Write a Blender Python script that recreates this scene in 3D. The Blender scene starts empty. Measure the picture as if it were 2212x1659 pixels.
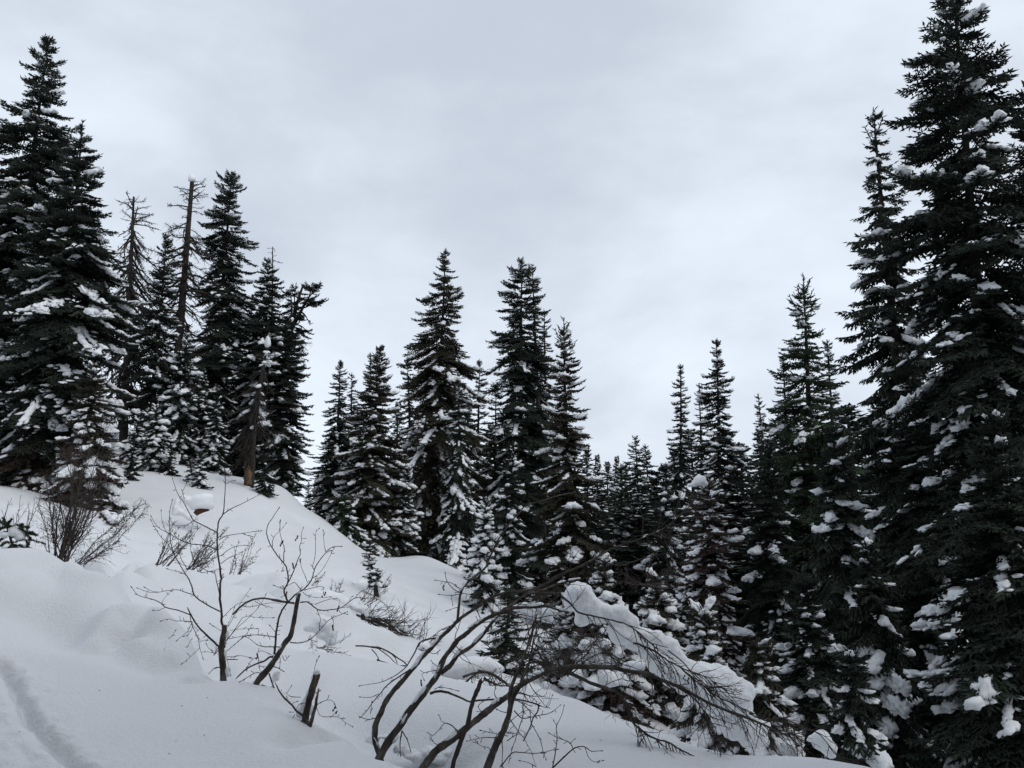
import bpy, math, random
import numpy as np
from mathutils import Vector, Matrix, noise

# ------------------------------------------------------------------ camera, sky, sun, exposure
R = math.radians
SC = bpy.context.scene
COL = SC.collection
PITCH = R(9.7)
FPX = 1877.0            # focal length in pixels of a 2212 px wide picture
CX, CY = 1106.0, 829.5
cam_d = bpy.data.cameras.new('camera'); cam = bpy.data.objects.new('camera', cam_d); COL.objects.link(cam)
cam_d.sensor_width = 36.0; cam_d.lens = 36.0 * FPX / 2212.0
cam_d.clip_start = 0.05; cam_d.clip_end = 6000
cam.location = (0, 0, 0); cam.rotation_euler = (R(90) + PITCH, 0, 0)
SC.camera = cam
SC.view_settings.view_transform = 'Standard'; SC.view_settings.look = 'None'
SC.view_settings.exposure = 0.0; SC.view_settings.gamma = 1.0; SC.view_settings.use_curve_mapping = False
SC.cycles.max_bounces = 5; SC.cycles.diffuse_bounces = 3; SC.cycles.glossy_bounces = 2
SC.cycles.transparent_max_bounces = 4

SUN_EL, SUN_AZ = R(44), R(128)      # azimuth clockwise from +Y
world = bpy.data.worlds.new('World'); SC.world = world; world.use_nodes = True
def build_world():
    nt = world.node_tree; N = nt.nodes; L = nt.links
    N.clear()
    out = N.new('ShaderNodeOutputWorld'); bg = N.new('ShaderNodeBackground'); bg.inputs['Strength'].default_value = 0.1
    sky = N.new('ShaderNodeTexSky'); sky.sky_type = 'NISHITA'; sky.sun_disc = False
    sky.sun_elevation = SUN_EL; sky.sun_rotation = SUN_AZ
    tc = N.new('ShaderNodeTexCoord')
    # large soft cloud masses of an overcast sky (brightness x10 because of the 0.1 strength)
    mp = N.new('ShaderNodeMapping'); mp.inputs['Scale'].default_value = (1.0, 1.0, 1.9)
    mp.inputs['Location'].default_value = (0.35, 0.1, 0.62); mp.inputs['Rotation'].default_value = (0.0, R(-25), 0.0)
    n1 = N.new('ShaderNodeTexNoise'); n1.inputs['Scale'].default_value = 2.3; n1.inputs['Detail'].default_value = 6
    n1.inputs['Roughness'].default_value = 0.52; n1.inputs['Distortion'].default_value = 0.15
    rp = N.new('ShaderNodeValToRGB')
    e = rp.color_ramp.elements
    rp.color_ramp.interpolation = 'B_SPLINE'
    e[0].position = 0.36; e[0].color = (0.480, 0.528, 0.610, 1)
    e[1].position = 0.63; e[1].color = (0.715, 0.788, 0.870, 1)
    m = e.new(0.5); m.color = (0.590, 0.648, 0.725, 1)
    mul = N.new('ShaderNodeVectorMath'); mul.operation = 'SCALE'; mul.inputs['Scale'].default_value = 12.5
    # slightly brighter veil toward the horizon
    sep = N.new('ShaderNodeSeparateXYZ'); mr = N.new('ShaderNodeMapRange')
    mr.inputs['From Min'].default_value = -0.05; mr.inputs['From Max'].default_value = 0.35
    mr.inputs['To Min'].default_value = 1.08; mr.inputs['To Max'].default_value = 0.98
    mr.interpolation_type = 'SMOOTHSTEP'
    mul2 = N.new('ShaderNodeVectorMath'); mul2.operation = 'SCALE'
    mix = N.new('ShaderNodeMix'); mix.data_type = 'RGBA'; mix.inputs['Factor'].default_value = 0.93
    L.new(tc.outputs['Generated'], mp.inputs['Vector']); L.new(mp.outputs[0], n1.inputs['Vector'])
    L.new(n1.outputs['Fac'], rp.inputs['Fac']); L.new(rp.outputs['Color'], mul.inputs[0])
    L.new(tc.outputs['Generated'], sep.inputs[0]); L.new(sep.outputs['Z'], mr.inputs['Value'])
    L.new(mul.outputs[0], mul2.inputs[0]); L.new(mr.outputs[0], mul2.inputs['Scale'])
    L.new(sky.outputs[0], mix.inputs['A']); L.new(mul2.outputs[0], mix.inputs['B'])
    L.new(mix.outputs['Result'], bg.inputs['Color']); L.new(bg.outputs[0], out.inputs['Surface'])
build_world()
sun_d = bpy.data.lights.new('sun', 'SUN'); sun_d.energy = 1.15; sun_d.angle = R(45); sun_d.color = (1.0, 0.965, 0.92)
sun = bpy.data.objects.new('sun', sun_d); COL.objects.link(sun)
_sv = Vector((math.sin(SUN_AZ) * math.cos(SUN_EL), math.cos(SUN_AZ) * math.cos(SUN_EL), math.sin(SUN_EL)))
sun.rotation_euler = _sv.to_track_quat('Z', 'Y').to_euler()
sun.location = _sv * 50

# ------------------------------------------------------------------ helpers
def ray(u, v):
    """unit-less direction of a photo pixel (2212 wide), scaled to horizontal length 1"""
    x = (u - CX) / FPX; y = (CY - v) / FPX
    dx = x; dy = math.cos(PITCH) - y * math.sin(PITCH); dz = math.sin(PITCH) + y * math.cos(PITCH)
    h = math.hypot(dx, dy)
    return Vector((dx / h, dy / h, dz / h))
def at(u, v, d):
    return ray(u, v) * d
def tag(o, label=None, cat=None, group=None, kind=None):
    if label: o['label'] = label
    if cat: o['category'] = cat
    if group: o['group'] = group
    if kind: o['kind'] = kind
    return o
def empty(name, loc, label, cat, group=None, rz=0.0):
    o = bpy.data.objects.new(name, None); COL.objects.link(o)
    o.location = loc; o.rotation_euler = (0, 0, rz); o.empty_display_size = 0.2
    return tag(o, label, cat, group)
def link(name, me, parent=None, loc=None, matrix=None):
    o = bpy.data.objects.new(name, me); COL.objects.link(o)
    if parent is not None: o.parent = parent
    if matrix is not None: o.matrix_local = matrix
    elif loc is not None: o.location = loc
    return o
def mesh_from(name, V, F, mats, mi=None, smooth=False):
    """V (n,3), F (m,3) or (m,4) arrays"""
    V = np.asarray(V, dtype=np.float32); F = np.asarray(F, dtype=np.int32)
    me = bpy.data.meshes.new(name)
    k = F.shape[1]
    me.vertices.add(len(V)); me.vertices.foreach_set('co', V.ravel())
    me.loops.add(F.size); me.loops.foreach_set('vertex_index', F.ravel())
    me.polygons.add(len(F)); me.polygons.foreach_set('loop_start', np.arange(0, F.size, k, dtype=np.int32))
    try: me.polygons.foreach_set('loop_total', np.full(len(F), k, dtype=np.int32))
    except Exception: pass
    for m in mats: me.materials.append(m)
    if mi is not None: me.polygons.foreach_set('material_index', np.asarray(mi, dtype=np.int32))
    me.polygons.foreach_set('use_smooth', np.full(len(F), bool(smooth)))
    me.update(calc_edges=True)
    return me
_tab = np.random.RandomState(9).uniform(-1, 1, 65536)
def vnoise(P):
    """smooth value noise of an (n,3) array, about -1..1"""
    P = np.asarray(P, float); I = np.floor(P).astype(np.int64); f = P - I; f = f * f * (3 - 2 * f); out = 0
    for dx in (0, 1):
        for dy in (0, 1):
            for dz in (0, 1):
                h = ((I[:, 0] + dx) * 73856093 ^ (I[:, 1] + dy) * 19349663 ^ (I[:, 2] + dz) * 83492791) & 65535
                out = out + _tab[h] * (f[:, 0] if dx else 1 - f[:, 0]) * (f[:, 1] if dy else 1 - f[:, 1]) * (f[:, 2] if dz else 1 - f[:, 2])
    return out
class Buf:
    def __init__(s): s.V = []; s.F = []; s.M = []; s.n = 0
    def add(s, V, F, mi=0):
        V = np.asarray(V, float); F = np.asarray(F, int)
        if F.shape[1] == 4: F = np.vstack([F[:, [0, 1, 2]], F[:, [0, 2, 3]]])
        s.V.append(V); s.F.append(F + s.n); s.M.append(np.full(len(F), mi)); s.n += len(V)
    def mesh(s, name, mats, smooth=False):
        return mesh_from(name, np.vstack(s.V), np.vstack(s.F), mats, np.concatenate(s.M), smooth)
def spindles(P0, P1, w, rng, rag=0.25, mid=0.38):
    """needled twigs: three-sided spindles from P0 to P1"""
    P0 = np.asarray(P0, float); P1 = np.asarray(P1, float); n = len(P0)
    d = P1 - P0; L = np.linalg.norm(d, axis=1, keepdims=True) + 1e-9; d = d / L
    a = rng.normal(size=(n, 3)); a -= (a * d).sum(1, keepdims=True) * d; a /= np.linalg.norm(a, axis=1, keepdims=True) + 1e-9
    b = np.cross(d, a)
    w = np.broadcast_to(np.asarray(w, float).reshape(-1, 1), (n, 1)) * 0.5
    M = P0 + d * L * mid
    V = np.empty((n, 5, 3)); V[:, 0] = P0; V[:, 4] = P1
    for k in range(3):
        an = 2 * math.pi * k / 3
        r = w * (1 + rag * rng.normal(size=(n, 1)))
        V[:, 1 + k] = M + a * math.cos(an) * r + b * math.sin(an) * r + d * L * rng.normal(size=(n, 1)) * 0.07
    f = np.array([[0, 2, 1], [0, 3, 2], [0, 1, 3], [1, 2, 4], [2, 3, 4], [3, 1, 4]])
    F = (f[None] + (np.arange(n) * 5)[:, None, None]).reshape(-1, 3)
    return V.reshape(-1, 3), F
def tube(P, Rr, sides=6, cap=True):
    """tube along points P with radii Rr"""
    P = np.asarray(P, float); n = len(P)
    Rr = np.broadcast_to(np.asarray(Rr, float), (n,))
    T = np.gradient(P, axis=0); T /= np.linalg.norm(T, axis=1, keepdims=True) + 1e-9
    up = np.array([0, 0, 1.0]) if abs(T[0, 2]) < 0.9 else np.array([1.0, 0, 0])
    a = np.cross(T[0], up); a /= np.linalg.norm(a) + 1e-9
    V = []
    ang = np.arange(sides) * 2 * math.pi / sides
    for i in range(n):
        a = a - (a @ T[i]) * T[i]; a /= np.linalg.norm(a) + 1e-9
        b = np.cross(T[i], a)
        V.append(P[i] + Rr[i] * (np.cos(ang)[:, None] * a + np.sin(ang)[:, None] * b))
    V = np.vstack(V); F = []
    for i in range(n - 1):
        for k in range(sides):
            k2 = (k + 1) % sides
            F.append((i * sides + k, i * sides + k2, (i + 1) * sides + k2)); F.append((i * sides + k, (i + 1) * sides + k2, (i + 1) * sides + k))
    if cap:
        c0, c1 = len(V), len(V) + 1
        V = np.vstack([V, P[0], P[-1]])
        for k in range(sides):
            k2 = (k + 1) % sides
            F.append((c0, k2, k)); F.append((c1, (n - 1) * sides + k, (n - 1) * sides + k2))
    return V, np.array(F)
def ico(sub):
    import bmesh
    bm = bmesh.new(); bmesh.ops.create_icosphere(bm, subdivisions=sub, radius=1.0)
    V = np.array([v.co[:] for v in bm.verts]); F = np.array([[v.index for v in f.verts] for f in bm.faces]); bm.free()
    return V, F
ICO = {k: ico(k) for k in (1, 2, 3, 4)}
def lump(c, r, sub, rng, amp=0.22, freq=1.7, flat=0.55, rot=0.0):
    """a snow lump: ellipsoid with an uneven surface and a flattened underside"""
    V, F = ICO[sub]; V = V.copy()
    o = rng.uniform(-50, 50, 3)
    nn = 0.8 * vnoise(V * freq * 1.3 + o) + 0.4 * vnoise(V * freq * 3 - o)
    V *= (1 + amp * nn * 1.6)[:, None]
    V[:, 2] = np.where(V[:, 2] < 0, V[:, 2] * flat, V[:, 2])
    V = V * np.asarray(r, float)
    if rot:
        c_, s_ = math.cos(rot), math.sin(rot)
        V = np.stack([V[:, 0] * c_ - V[:, 1] * s_, V[:, 0] * s_ + V[:, 1] * c_, V[:, 2]], 1)
    return V + np.asarray(c, float), F

# ------------------------------------------------------------------ materials
def new_mat(name):
    m = bpy.data.materials.new(name); m.use_nodes = True
    nt = m.node_tree; b = nt.nodes['Principled BSDF']
    return m, nt, b
def mat_noise(name, stops, scale, rough=0.9, bump=0.0, bscale=None, detail=6, coord='Object', stretch=None, objrand=0.0, spec=0.2, bdist=0.02):
    m, nt, b = new_mat(name); N = nt.nodes; L = nt.links
    tc = N.new('ShaderNodeTexCoord'); mp = N.new('ShaderNodeMapping')
    if stretch: mp.inputs['Scale'].default_value = stretch
    L.new(tc.outputs[coord], mp.inputs['Vector'])
    n = N.new('ShaderNodeTexNoise'); n.inputs['Scale'].default_value = scale; n.inputs['Detail'].default_value = detail
    L.new(mp.outputs[0], n.inputs['Vector'])
    r = N.new('ShaderNodeValToRGB'); e = r.color_ramp.elements
    while len(e) < len(stops): e.new(0.5)
    for i, (p, c) in enumerate(stops): e[i].position = p; e[i].color = (*c, 1)
    L.new(n.outputs['Fac'], r.inputs['Fac'])
    col = r.outputs['Color']
    if objrand:
        oi = N.new('ShaderNodeObjectInfo'); h = N.new('ShaderNodeHueSaturation')
        mr = N.new('ShaderNodeMapRange'); mr.inputs['To Min'].default_value = 1 - objrand; mr.inputs['To Max'].default_value = 1 + objrand
        L.new(oi.outputs['Random'], mr.inputs['Value']); L.new(mr.outputs[0], h.inputs['Value'])
        mr2 = N.new('ShaderNodeMapRange'); mr2.inputs['To Min'].default_value = 0.47; mr2.inputs['To Max'].default_value = 0.52
        ml = N.new('ShaderNodeMath'); ml.operation = 'FRACT'; mm = N.new('ShaderNodeMath'); mm.operation = 'MULTIPLY'; mm.inputs[1].default_value = 7.31
        L.new(oi.outputs['Random'], mm.inputs[0]); L.new(mm.outputs[0], ml.inputs[0]); L.new(ml.outputs[0], mr2.inputs['Value'])
        L.new(mr2.outputs[0], h.inputs['Hue'])
        L.new(col, h.inputs['Color']); col = h.outputs['Color']
    L.new(col, b.inputs['Base Color'])
    b.inputs['Roughness'].default_value = rough; b.inputs['Specular IOR Level'].default_value = spec
    if bump:
        n2 = N.new('ShaderNodeTexNoise'); n2.inputs['Scale'].default_value = bscale or scale * 3; n2.inputs['Detail'].default_value = 6
        L.new(mp.outputs[0], n2.inputs['Vector'])
        bp = N.new('ShaderNodeBump'); bp.inputs['Strength'].default_value = bump; bp.inputs['Distance'].default_value = bdist
        L.new(n2.outputs['Fac'], bp.inputs['Height']); L.new(bp.outputs[0], b.inputs['Normal'])
    return m
M_SNOW = mat_noise('snow', [(0.3, (0.67, 0.683, 0.705)), (0.7, (0.71, 0.721, 0.740))], 0.8, rough=0.75, bump=0.6, bscale=34, spec=0.15, bdist=0.028)
M_SNOWB = mat_noise('snow_on_branches', [(0.3, (0.74, 0.76, 0.785)), (0.7, (0.80, 0.815, 0.835))], 3.0, rough=0.75, bump=0.5, bscale=14, spec=0.15, bdist=0.05)
M_NEEDLE = mat_noise('conifer_needles', [(0.3, (0.016, 0.022, 0.018)), (0.75, (0.032, 0.040, 0.028))], 2.2, rough=0.8, objrand=0.45, spec=0.15)
M_NEEDLE_G = mat_noise('green_needles', [(0.3, (0.022, 0.034, 0.021)), (0.75, (0.042, 0.058, 0.032))], 2.2, rough=0.8, objrand=0.4, spec=0.15)
M_NEEDLE_B = mat_noise('olive_brown_needles', [(0.3, (0.026, 0.027, 0.018)), (0.75, (0.050, 0.045, 0.029))], 2.2, rough=0.8, objrand=0.3, spec=0.2)
M_NEEDLE_D = mat_noise('dead_brown_needles', [(0.3, (0.034, 0.025, 0.020)), (0.75, (0.062, 0.045, 0.034))], 2.2, rough=0.85, objrand=0.3, spec=0.15)
M_BARK = mat_noise('conifer_bark', [(0.3, (0.020, 0.017, 0.015)), (0.7, (0.052, 0.045, 0.040))], 5, rough=0.95, bump=0.8, bscale=9, stretch=(1, 1, 0.25), bdist=0.04)
M_ALDER = mat_noise('alder_bark', [(0.3, (0.026, 0.021, 0.018)), (0.52, (0.060, 0.052, 0.044)), (0.72, (0.135, 0.125, 0.11))], 14, rough=0.85, bump=0.7, bscale=60, stretch=(1, 1, 0.6), bdist=0.012)
M_TWIG = mat_noise('alder_twig_bark', [(0.3, (0.030, 0.024, 0.022)), (0.7, (0.062, 0.048, 0.042))], 12, rough=0.8)
M_SHRUB = mat_noise('grey_brown_shrub_bark', [(0.3, (0.036, 0.029, 0.027)), (0.7, (0.080, 0.064, 0.057))], 10, rough=0.85)
M_CUT = mat_noise('fresh_cut_wood', [(0.3, (0.13, 0.070, 0.035)), (0.7, (0.34, 0.21, 0.11))], 26, rough=0.8, bump=0.4, bscale=60, bdist=0.004)
M_WOUND = mat_noise('weathered_bare_wood', [(0.3, (0.05, 0.033, 0.022)), (0.6, (0.22, 0.145, 0.085))], 6, rough=0.9, stretch=(1, 1, 0.3), bump=0.5, bscale=20)
M_ROT = mat_noise('rotten_red_wood', [(0.3, (0.035, 0.016, 0.012)), (0.7, (0.10, 0.045, 0.03))], 18, rough=0.95, bump=0.6, bscale=40, bdist=0.01)
# ------------------------------------------------------------------ the snow-covered ground: one height field
def _el(u, v, d):
    r = ray(u, v); return math.atan2(r.x, r.y), math.log(d), r.z
_cp = []
def cp(*pts):
    for (u, v, d) in pts: _cp.append(_el(u, v, d))
def cz(*pts):                        # azimuth (deg), distance, height
    for (a, d, z) in pts: _cp.append((R(a), math.log(d), z / d))
# near bank surface
cp((0, 1659, 6.9), (250, 1659, 6.9), (500, 1659, 6.9), (800, 1656, 6.95), (0, 1480, 8.7), (200, 1500, 8.4), (400, 1520, 8.2), (-200, 1480, 8.7),
   (0, 1350, 10.6), (200, 1360, 10.2), (300, 1440, 9.2), (100, 1270, 12.0), (-200, 1340, 10.6))
# near bank crest
cp((-300, 1185, 13.2), (0, 1203, 13.0), (100, 1214, 12.8), (200, 1262, 12.6), (262, 1300, 12.0), (330, 1350, 11.2), (385, 1400, 10.4), (430, 1432, 10.0), (470, 1455, 9.7), (545, 1497, 9.1), (600, 1522, 8.7),
   (690, 1568, 8.2), (760, 1597, 7.8), (840, 1645, 7.3), (930, 1668, 7.05), (1100, 1740, 6.5), (1600, 1830, 5.8), (2212, 1900, 5.4), (2700, 1930, 5.2))
# behind that crest
cp((-300, 1234, 14.45), (0, 1246, 14.25), (100, 1259, 14.15), (200, 1304, 13.85), (262, 1332, 13.05), (330, 1386, 12.25), (385, 1439, 11.45), (470, 1489, 10.75), (545, 1529, 10.15), (600, 1549, 9.85),
   (690, 1594, 9.15), (760, 1626, 8.65), (840, 1674, 7.95), (930, 1694, 7.65))
# hollow and second mound
cp((262, 1283, 16.0), (350, 1300, 15.5), (450, 1340, 14.0), (330, 1262, 18.0), (430, 1256, 18.6), (560, 1264, 18.4), (640, 1276, 18.0), (700, 1292, 17.4), (760, 1335, 16.2), (800, 1368, 15.2),
   (870, 1400, 14.6), (200, 1240, 17.5), (110, 1215, 18.5), (0, 1160, 20.0), (-250, 1130, 20.0))
cp((330, 1275, 19.6), (430, 1270, 20.0), (560, 1276, 20.0), (640, 1290, 19.6), (700, 1310, 19.0), (760, 1350, 17.8), (560, 1330, 16.0), (650, 1345, 15.0), (500, 1390, 12.6))
# low mound (crest b)
cp((560, 1394, 12.6), (610, 1399, 12.4), (700, 1412, 12.2), (867, 1439, 11.6), (1050, 1483, 10.8), (1160, 1491, 10.5), (1252, 1516, 10.2), (1355, 1560, 9.7), (1409, 1578, 9.5), (1534, 1623, 8.9), (1673, 1634, 8.5),
   (1776, 1640, 8.2), (1886, 1660, 7.8), (2000, 1700, 7.4), (2212, 1760, 6.9), (2600, 1850, 6.3))
cp((700, 1480, 10.4), (850, 1540, 9.0), (1000, 1590, 8.2), (1160, 1570, 8.8), (1300, 1620, 8.1), (1500, 1665, 7.9), (1150, 1650, 7.4))
cp((610, 1407, 13.5), (700, 1418, 13.2), (867, 1445, 12.8), (1050, 1500, 12.2), (1160, 1520, 12.0), (1252, 1560, 11.6), (1355, 1600, 11.1), (1534, 1665, 10.4), (1673, 1690, 10.0), (1886, 1730, 9.4), (2212, 1830, 8.4))
# mid ground behind it, foot of the hill
cp((700, 1385, 14.6), (800, 1400, 14.4), (900, 1420, 14.4), (1000, 1445, 14.2), (1100, 1475, 14.2), (1200, 1500, 14.6), (1400, 1590, 14.5), (1700, 1690, 14.5), (2000, 1730, 14.5), (2400, 1740, 14.5))
cp((850, 1330, 19), (920, 1350, 18.5), (1000, 1380, 18), (1080, 1410, 18), (1200, 1440, 19), (1400, 1510, 20), (1700, 1590, 20), (2000, 1620, 21), (2400, 1620, 21))
# the hill on the left
cp((150, 1130, 24), (300, 1180, 24), (450, 1190, 25), (600, 1210, 25), (720, 1235, 25), (800, 1250, 25), (900, 1290, 25), (960, 1310, 25), (1060, 1360, 23))
cp((-250, 1040, 26), (0, 1090, 25), (0, 1040, 29), (150, 1050, 30), (280, 1070, 31), (400, 1085, 31), (550, 1110, 31), (650, 1140, 32), (740, 1180, 32), (830, 1212, 34), (920, 1218, 34), (1000, 1262, 30), (1050, 1300, 28))
cp((-250, 990, 34), (0, 1000, 35), (150, 1000, 37), (280, 1004, 39), (400, 1014, 39), (480, 1032, 39), (570, 1042, 39), (615, 1052, 38), (650, 1088, 37), (690, 1112, 36.5), (740, 1150, 36), (800, 1195, 37), (920, 1202, 38), (1000, 1235, 35))
cp((0, 950, 48), (200, 925, 50), (300, 965, 46), (400, 990, 46), (500, 1030, 44), (615, 1075, 43), (650, 1120, 42), (720, 1160, 42), (800, 1205, 43), (920, 1220, 43), (1000, 1250, 40), (1100, 1290, 38))
cp((-300, 920, 60), (0, 920, 60), (200, 900, 60), (400, 980, 58), (560, 1060, 56), (650, 1140, 55), (720, 1165, 55), (900, 1215, 55))
# falling ground on the right and far terrain
cp((1200, 1370, 26), (1400, 1430, 27), (1700, 1480, 28), (2000, 1500, 28), (2400, 1500, 28), (1150, 1310, 38), (1400, 1360, 40), (1700, 1390, 42), (2100, 1400, 42), (2500, 1400, 42))
cp((900, 1205, 80), (1200, 1240, 80), (1600, 1270, 80), (2000, 1270, 80), (2500, 1270, 80), (650, 1160, 80), (400, 1010, 80), (100, 900, 80))
cz((-32, 150, 14), (-20, 150, 10), (-10, 150, 1), (0, 150, -5), (15, 150, -8), (35, 150, -8), (-32, 500, 40), (-15, 500, 10), (0, 500, -8), (15, 500, -12), (35, 500, -12))
cz((-32, 3000, 60), (0, 3000, -60), (35, 3000, -60))
for a in (-180, -140, -100, -60, 60, 100, 140, 180):
    L_ = a < 0 and a > -150
    for d in (3, 7, 14, 30, 60, 150, 500, 3000):
        z = {3: -1.72, 7: -1.75, 14: -1.2, 30: 1.0, 60: 4.5, 150: 12, 500: 30, 3000: 40}[d] if L_ else {3: -1.72, 7: -1.9, 14: -3.0, 30: -4.5, 60: -5.5, 150: -8, 500: -12, 3000: -60}[d]
        if abs(a) >= 140: z = -1.8 if d < 100 else -5
        cz((a, d, z))
for a in (-35, -20, 0, 20, 35):
    cz((a, 1.2, -1.7), (a, 2.5, -1.71), (a, 4.2, -1.72))
for a in (-180, -90, 90, 180): cz((a, 1.2, -1.7))
_C = np.array(_cp); _S = np.array([2.2, 1.0])
_X = _C[:, :2] * _S; _Y = _C[:, 2]
def _phi(r2): return np.where(r2 > 1e-12, 0.5 * r2 * np.log(np.maximum(r2, 1e-12)), 0.0)
def _solve():
    n = len(_X); r2 = ((_X[:, None] - _X[None]) ** 2).sum(-1)
    A = np.zeros((n + 3, n + 3)); A[:n, :n] = _phi(r2) + np.eye(n) * 2e-5
    A[:n, n] = 1; A[:n, n + 1:] = _X; A[n, :n] = 1; A[n + 1:, :n] = _X.T
    return np.linalg.solve(A, np.concatenate([_Y, np.zeros(3)]))
_W = _solve()
def _rbf(az, ld):
    Q = np.stack([az, ld], -1).reshape(-1, 2) * _S; out = np.empty(len(Q))
    for i in range(0, len(Q), 4000):
        q = Q[i:i + 4000]; r2 = ((q[:, None] - _X[None]) ** 2).sum(-1)
        out[i:i + 4000] = _phi(r2) @ _W[:-3] + _W[-3] + q @ _W[-2:]
    return out
def base_ground(x, y):
    d = np.maximum(np.hypot(x, y), 1.0); return _rbf(np.arctan2(x, y), np.log(d)) * d
def hit(u, v, dmax=60.0):
    """first point where the line of sight meets the snow"""
    r = ray(u, v); ds = np.geomspace(4, dmax, 260); z = base_ground(r.x * ds, r.y * ds); k = np.nonzero(r.z * ds < z)[0]
    d = ds[k[0]] if len(k) else dmax
    return r * float(d)
TA = lambda s: [((float(a) / 2.011) / 1.4756, (1700 + float(b) / 2.011) / 1.4756) for a, b in (w.split(',') for w in s.split())]
# soft ridges (+) and troughs (-) of the wind-laid snow: line, half width, height
FOLDS = [('-100,95 130,130 380,190 560,330 700,390 900,470 1040,580 1120,700 1260,790 1440,890 1620,1010 1780,1100', .42, 0.078), ('0,425 200,355 420,330 610,372', .30, 0.155), ('-60,310 150,300 340,262', .24, -0.124), ('240,540 430,620 600,690', .34, -0.202), ('600,660 700,575 850,560 980,600 1060,700', .20, 0.155),
         ('780,650 900,690', .14, -0.109), ('880,705 1000,698 1160,745', .15, 0.124), ('840,800 1000,860 1160,830', .26, -0.124), ('1150,805 1300,795 1400,800', .17, 0.155), ('1195,962 1280,966', .06, -0.054),
         ('1440,935 1400,940', .12, -0.093), ('1340,880 1400,890', .15, -0.124), ('440,215 560,235 630,285', .26, 0.264), ('670,190 690,200', .17, -0.248), ('480,215 520,205', .14, -0.124), ('660,370 690,280 760,230', .22, -0.217), ('720,280 860,300', .36, 0.217),
         ('880,345 990,310', .24, -0.310), ('1000,275 1200,240 1450,262 1700,285', .45, 0.186), ('1600,420 1800,430', .3, 0.186), ('1600,520 1750,560 1850,600', .2, -0.186), ('1840,1300 1900,1290', .16, -0.093), ('1960,1270 2040,1255', .16, -0.155),
         ('0,200 200,170 350,190', .3, 0.093), ('2080,1120 2200,1180', .3, 0.078), ('60,900 120,905', .05, -0.031), ('70,1010 120,1018', .05, -0.031), ('340,1210 380,1215', .04, -0.023), ('260,1020 285,1030', .04, -0.019)]
TRACKL = '-80,830 0,965 60,1085 130,1215 230,1335 350,1435 450,1515 560,1600 700,1700'
def _poly(spec):
    return np.array([[hit(u, v).x, hit(u, v).y] for u, v in TA(spec)])
def seg_dist(x, y, P):
    best = np.full(x.shape, 1e9); side = np.zeros(x.shape)
    for a, b in zip(P[:-1], P[1:]):
        ab = b - a; L2 = ab @ ab + 1e-9; t = np.clip(((x - a[0]) * ab[0] + (y - a[1]) * ab[1]) / L2, 0, 1)
        dx = x - a[0] - t * ab[0]; dy = y - a[1] - t * ab[1]; dd = np.hypot(dx, dy); m = dd < best
        best = np.where(m, dd, best); side = np.where(m, np.sign(ab[0] * dy - ab[1] * dx), side)
    return best, side
_folds = [(_poly(sp), w, h) for sp, w, h in FOLDS]
_track = _poly(TRACKL)
PITS = [(290, 1262, 16.0, .28, .20), (378, 1285, 16.2, .3, .2), (465, 1300, 15.9, .3, .2), (640, 1340, 15.2, .35, .2), (312, 1232, 17.6, .30, .13), (340, 1256, 17.2, .28, .10), (260, 1245, 16.8, .35, .10), (176, 1325, 10.8, .35, .035), (250, 1348, 10.3, .3, .04), (150, 1358, 10.2, .22, .035), (330, 1375, 10.0, .30, .03),
        (630, 1492, 8.9, .14, .035), (470, 1462, 9.7, .34, .10), (668, 1558, 8.35, .30, .09), (560, 1500, 9.2, .20, .05), (850, 1610, 7.7, .30, .10), (960, 1640, 7.6, .30, .08),
        (1110, 1630, 7.5, .30, .06), (1560, 1622, 8.4, .18, .04), (1500, 1640, 8.0, .2, .03), (1640, 1632, 8.3, .15, .03), (1480, 1612, 8.6, .12, .03), (240, 1372, 9.9, .26, .04), (95, 1340, 10.4, .5, .05),
        (500, 1100, 30, .5, .08), (430, 1110, 30, .4, .06), (655, 1130, 33, 1.0, .12), (600, 1090, 35, .9, .10), (1280, 1420, 14, .8, .2)]
LUMPS = [(240, 1255, 15.3, .42, .24), (330, 1275, 16.5, .45, .24), (420, 1290, 16.6, .40, .22), (500, 1310, 15.6, .45, .24), (700, 1350, 14.6, .45, .26), (580, 1300, 16.8, .5, .22), (830, 1400, 14.3, .35, .22), (930, 1415, 14.0, .32, .20), (760, 1390, 13.9, .25, .14), (215, 1262, 13.8, .55, .10), (300, 1300, 15.2, .9, .18), (390, 1295, 16, .8, .15), (620, 1320, 15.5, .9, .30), (690, 1340, 14.8, .6, .25), (560, 1345, 15.0, .5, .18), (150, 1345, 10.6, .7, .06), (310, 1402, 10.0, .5, .05),
         (60, 1290, 11.6, .9, .08), (760, 1375, 14.6, .5, .15), (1000, 1445, 13.6, .6, .12), (500, 1470, 9.9, .22, .07), (650, 1540, 8.7, .25, .10), (100, 1140, 15.5, .6, .15)]
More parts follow.
